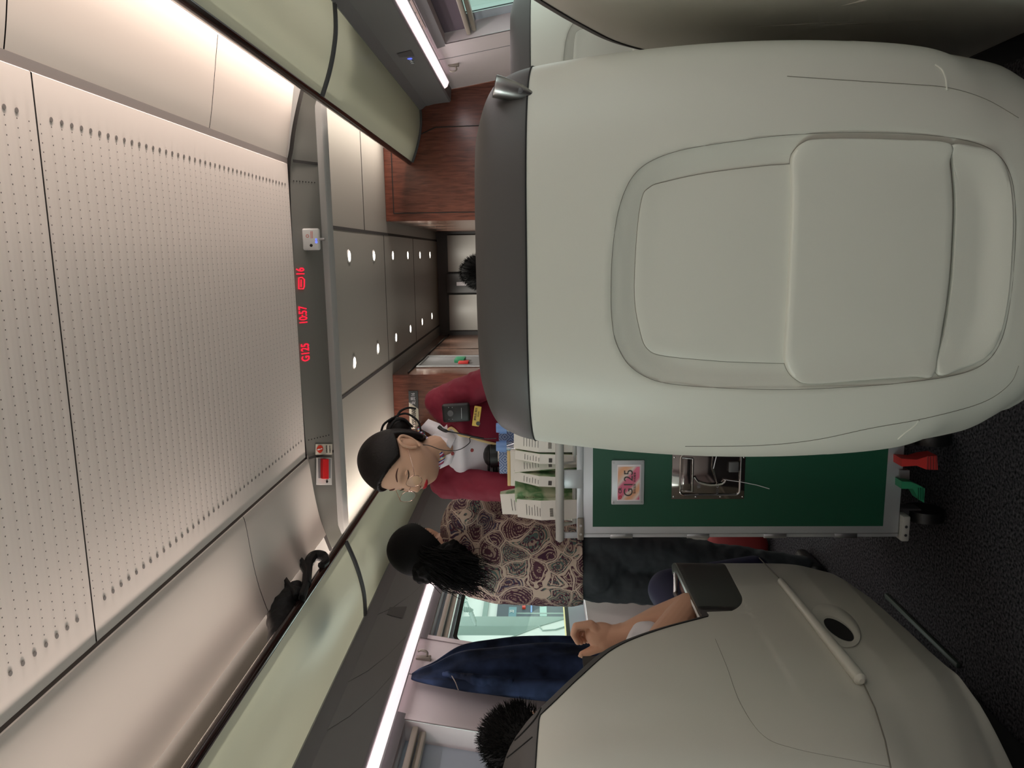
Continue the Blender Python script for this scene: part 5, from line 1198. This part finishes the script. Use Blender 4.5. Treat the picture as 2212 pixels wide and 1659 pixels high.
sg = fin(empty('platform_sign', (-7.0, 10.0, -.15)), 'small teal platform sign reading 20 outside the left window', 'sign')
a_, c_ = PX(1116, 1311, -7), PX(1098, 1332, -7); y0, y1 = sorted((a_.y, c_.y)); z0, z1 = sorted((a_.z, c_.z))
box('board', 'sign_teal', -7.03, -7, y0, y1, z0, z1, 0, sg); text('lettering', '20', 'box_white', (-6.99, (y0+y1)/2, (z0+z1)/2+.01), (z1-z0)*.8, right=(0, 1, 0), parent=sg); box('post', 'plat_grey', -7.04, -7.03, (y0+y1)/2-.02, (y0+y1)/2+.02, -.15, z0, 0, sg)
a_, c_ = PX(1090, 1352, -5.2), PX(1090, 1331, -5.2)
fin(box('platform_column', 'plat_grey', -5.35, -5.2, min(a_.y, c_.y), max(a_.y, c_.y), -.15, 5, .01), 'grey green square column standing on the platform outside the far left window', 'column', 'platform columns')
fin(box('platform_column', 'plat_grey', -6.12, -5.88, 3.0, 3.24, -.15, 5, .01), 'grey green square column seen in the near left window', 'column', 'platform columns')
cn = fin(empty('station_canopy', (-6, 6, 5)), 'white station canopy with steel trusses outside the left windows', 'roof')
box('roof', 'plat_white', -8.98, -4.9, -6, 30, 5.0, 5.1, 0, cn); b = MB()
for i in range(14):
    y = -2+1.6*i; b.tube([(-8.7, y, 3.2), (-8.7, y+.8, 4.2), (-8.7, y+1.6, 3.2)], .06, 6)
b.tube([(-8.7, -6, 3.2), (-8.7, 26, 3.2)], .06, 6); b.tube([(-8.7, -6, 4.2), (-8.7, 26, 4.2)], .06, 6)
for y in (-4, 8, 20): b.tube([(-8.7, y, 4.2), (-8.7, y, 5.0)], .05, 6)
b.build('truss', 'plat_grey', cn)
q = PX(1227, 1340, -3.6); pe = fin(empty('platform_edge', (-3.6, 6, -.15)), 'white barrier with a pale yellow top strip along the platform edge outside the left window', 'barrier')
box('yellow_strip', 'plat_yellow', -3.75, -3.55, -6, 20, q.z-.03, q.z+.03, 0, pe); box('barrier_wall', 'plat_white', -3.75, -3.55, -6, 20, -.149, q.z-.03, 0, pe)
for i_, (x0, y0, x1, y1) in enumerate(((985, 1315, 1022, 1318), (1008, 1300, 1028, 1352))):
    a_, c_ = PX(x0, y0, -4.2-.5*i_), PX(x1, y1, -4.2-.5*i_); b = MB(); b.tube([a_, a_.lerp(c_, .45)]+[a_.lerp(c_, .5+.05*j) for j in range(8)]+[c_], [.012, .014]+[.035, .025]*4+[.012], 10)
    b.tube([a_, Vector((a_.x-.75, a_.y+.1, 5.0))], .010, 6)
    fin(b.build('insulator', 'plat_grey'), ('upright' if i_ == 0 else 'tilted')+' grey cable insulator hanging outside the left window', 'insulator', 'cable insulators')
vh = fin(empty('white_vehicle', (-4.7, 4.6, -.15)), 'pale sloping body of a white vehicle outside the left window', 'vehicle')
a_ = [PX(x, y, -4.6) for x, y in ((1080, 1387), (1170, 1352), (1228, 1335))]; a_ = a_+[Vector((-4.6, a_[-1].y, -.14)), Vector((-4.6, a_[0].y-.2, -.14))]
b = MB(); b.loft([a_, [v+Vector((-.45, 0, 0)) for v in a_]], caps=True); b.build('body_panel', 'plat_white', vh)
c0_ = [PX(x, y, -4.59) for x, y in ((1163, 1351), (1172, 1362), (1200, 1360), (1226, 1352))]; MB().tube(c0_, .008, 6).build('body_edge', 'plat_grey', vh)
MB().tube([a_[0]+Vector((.005, 0, 0)), a_[1]+Vector((.005, 0, 0)), a_[2]+Vector((.005, 0, 0))], .008, 6).build('body_edge', 'plat_grey', vh)
fin(box('outer_wall', 'plat_white', 3.2, 3.3, 4.2, 16, -1, 1.1), 'pale wall outside the right window', 'wall'); fin(box('outer_post', 'plat_grey', 2.9, 3.0, 9.4, 16, -1, 3.5), 'grey panel outside the right window', 'panel')
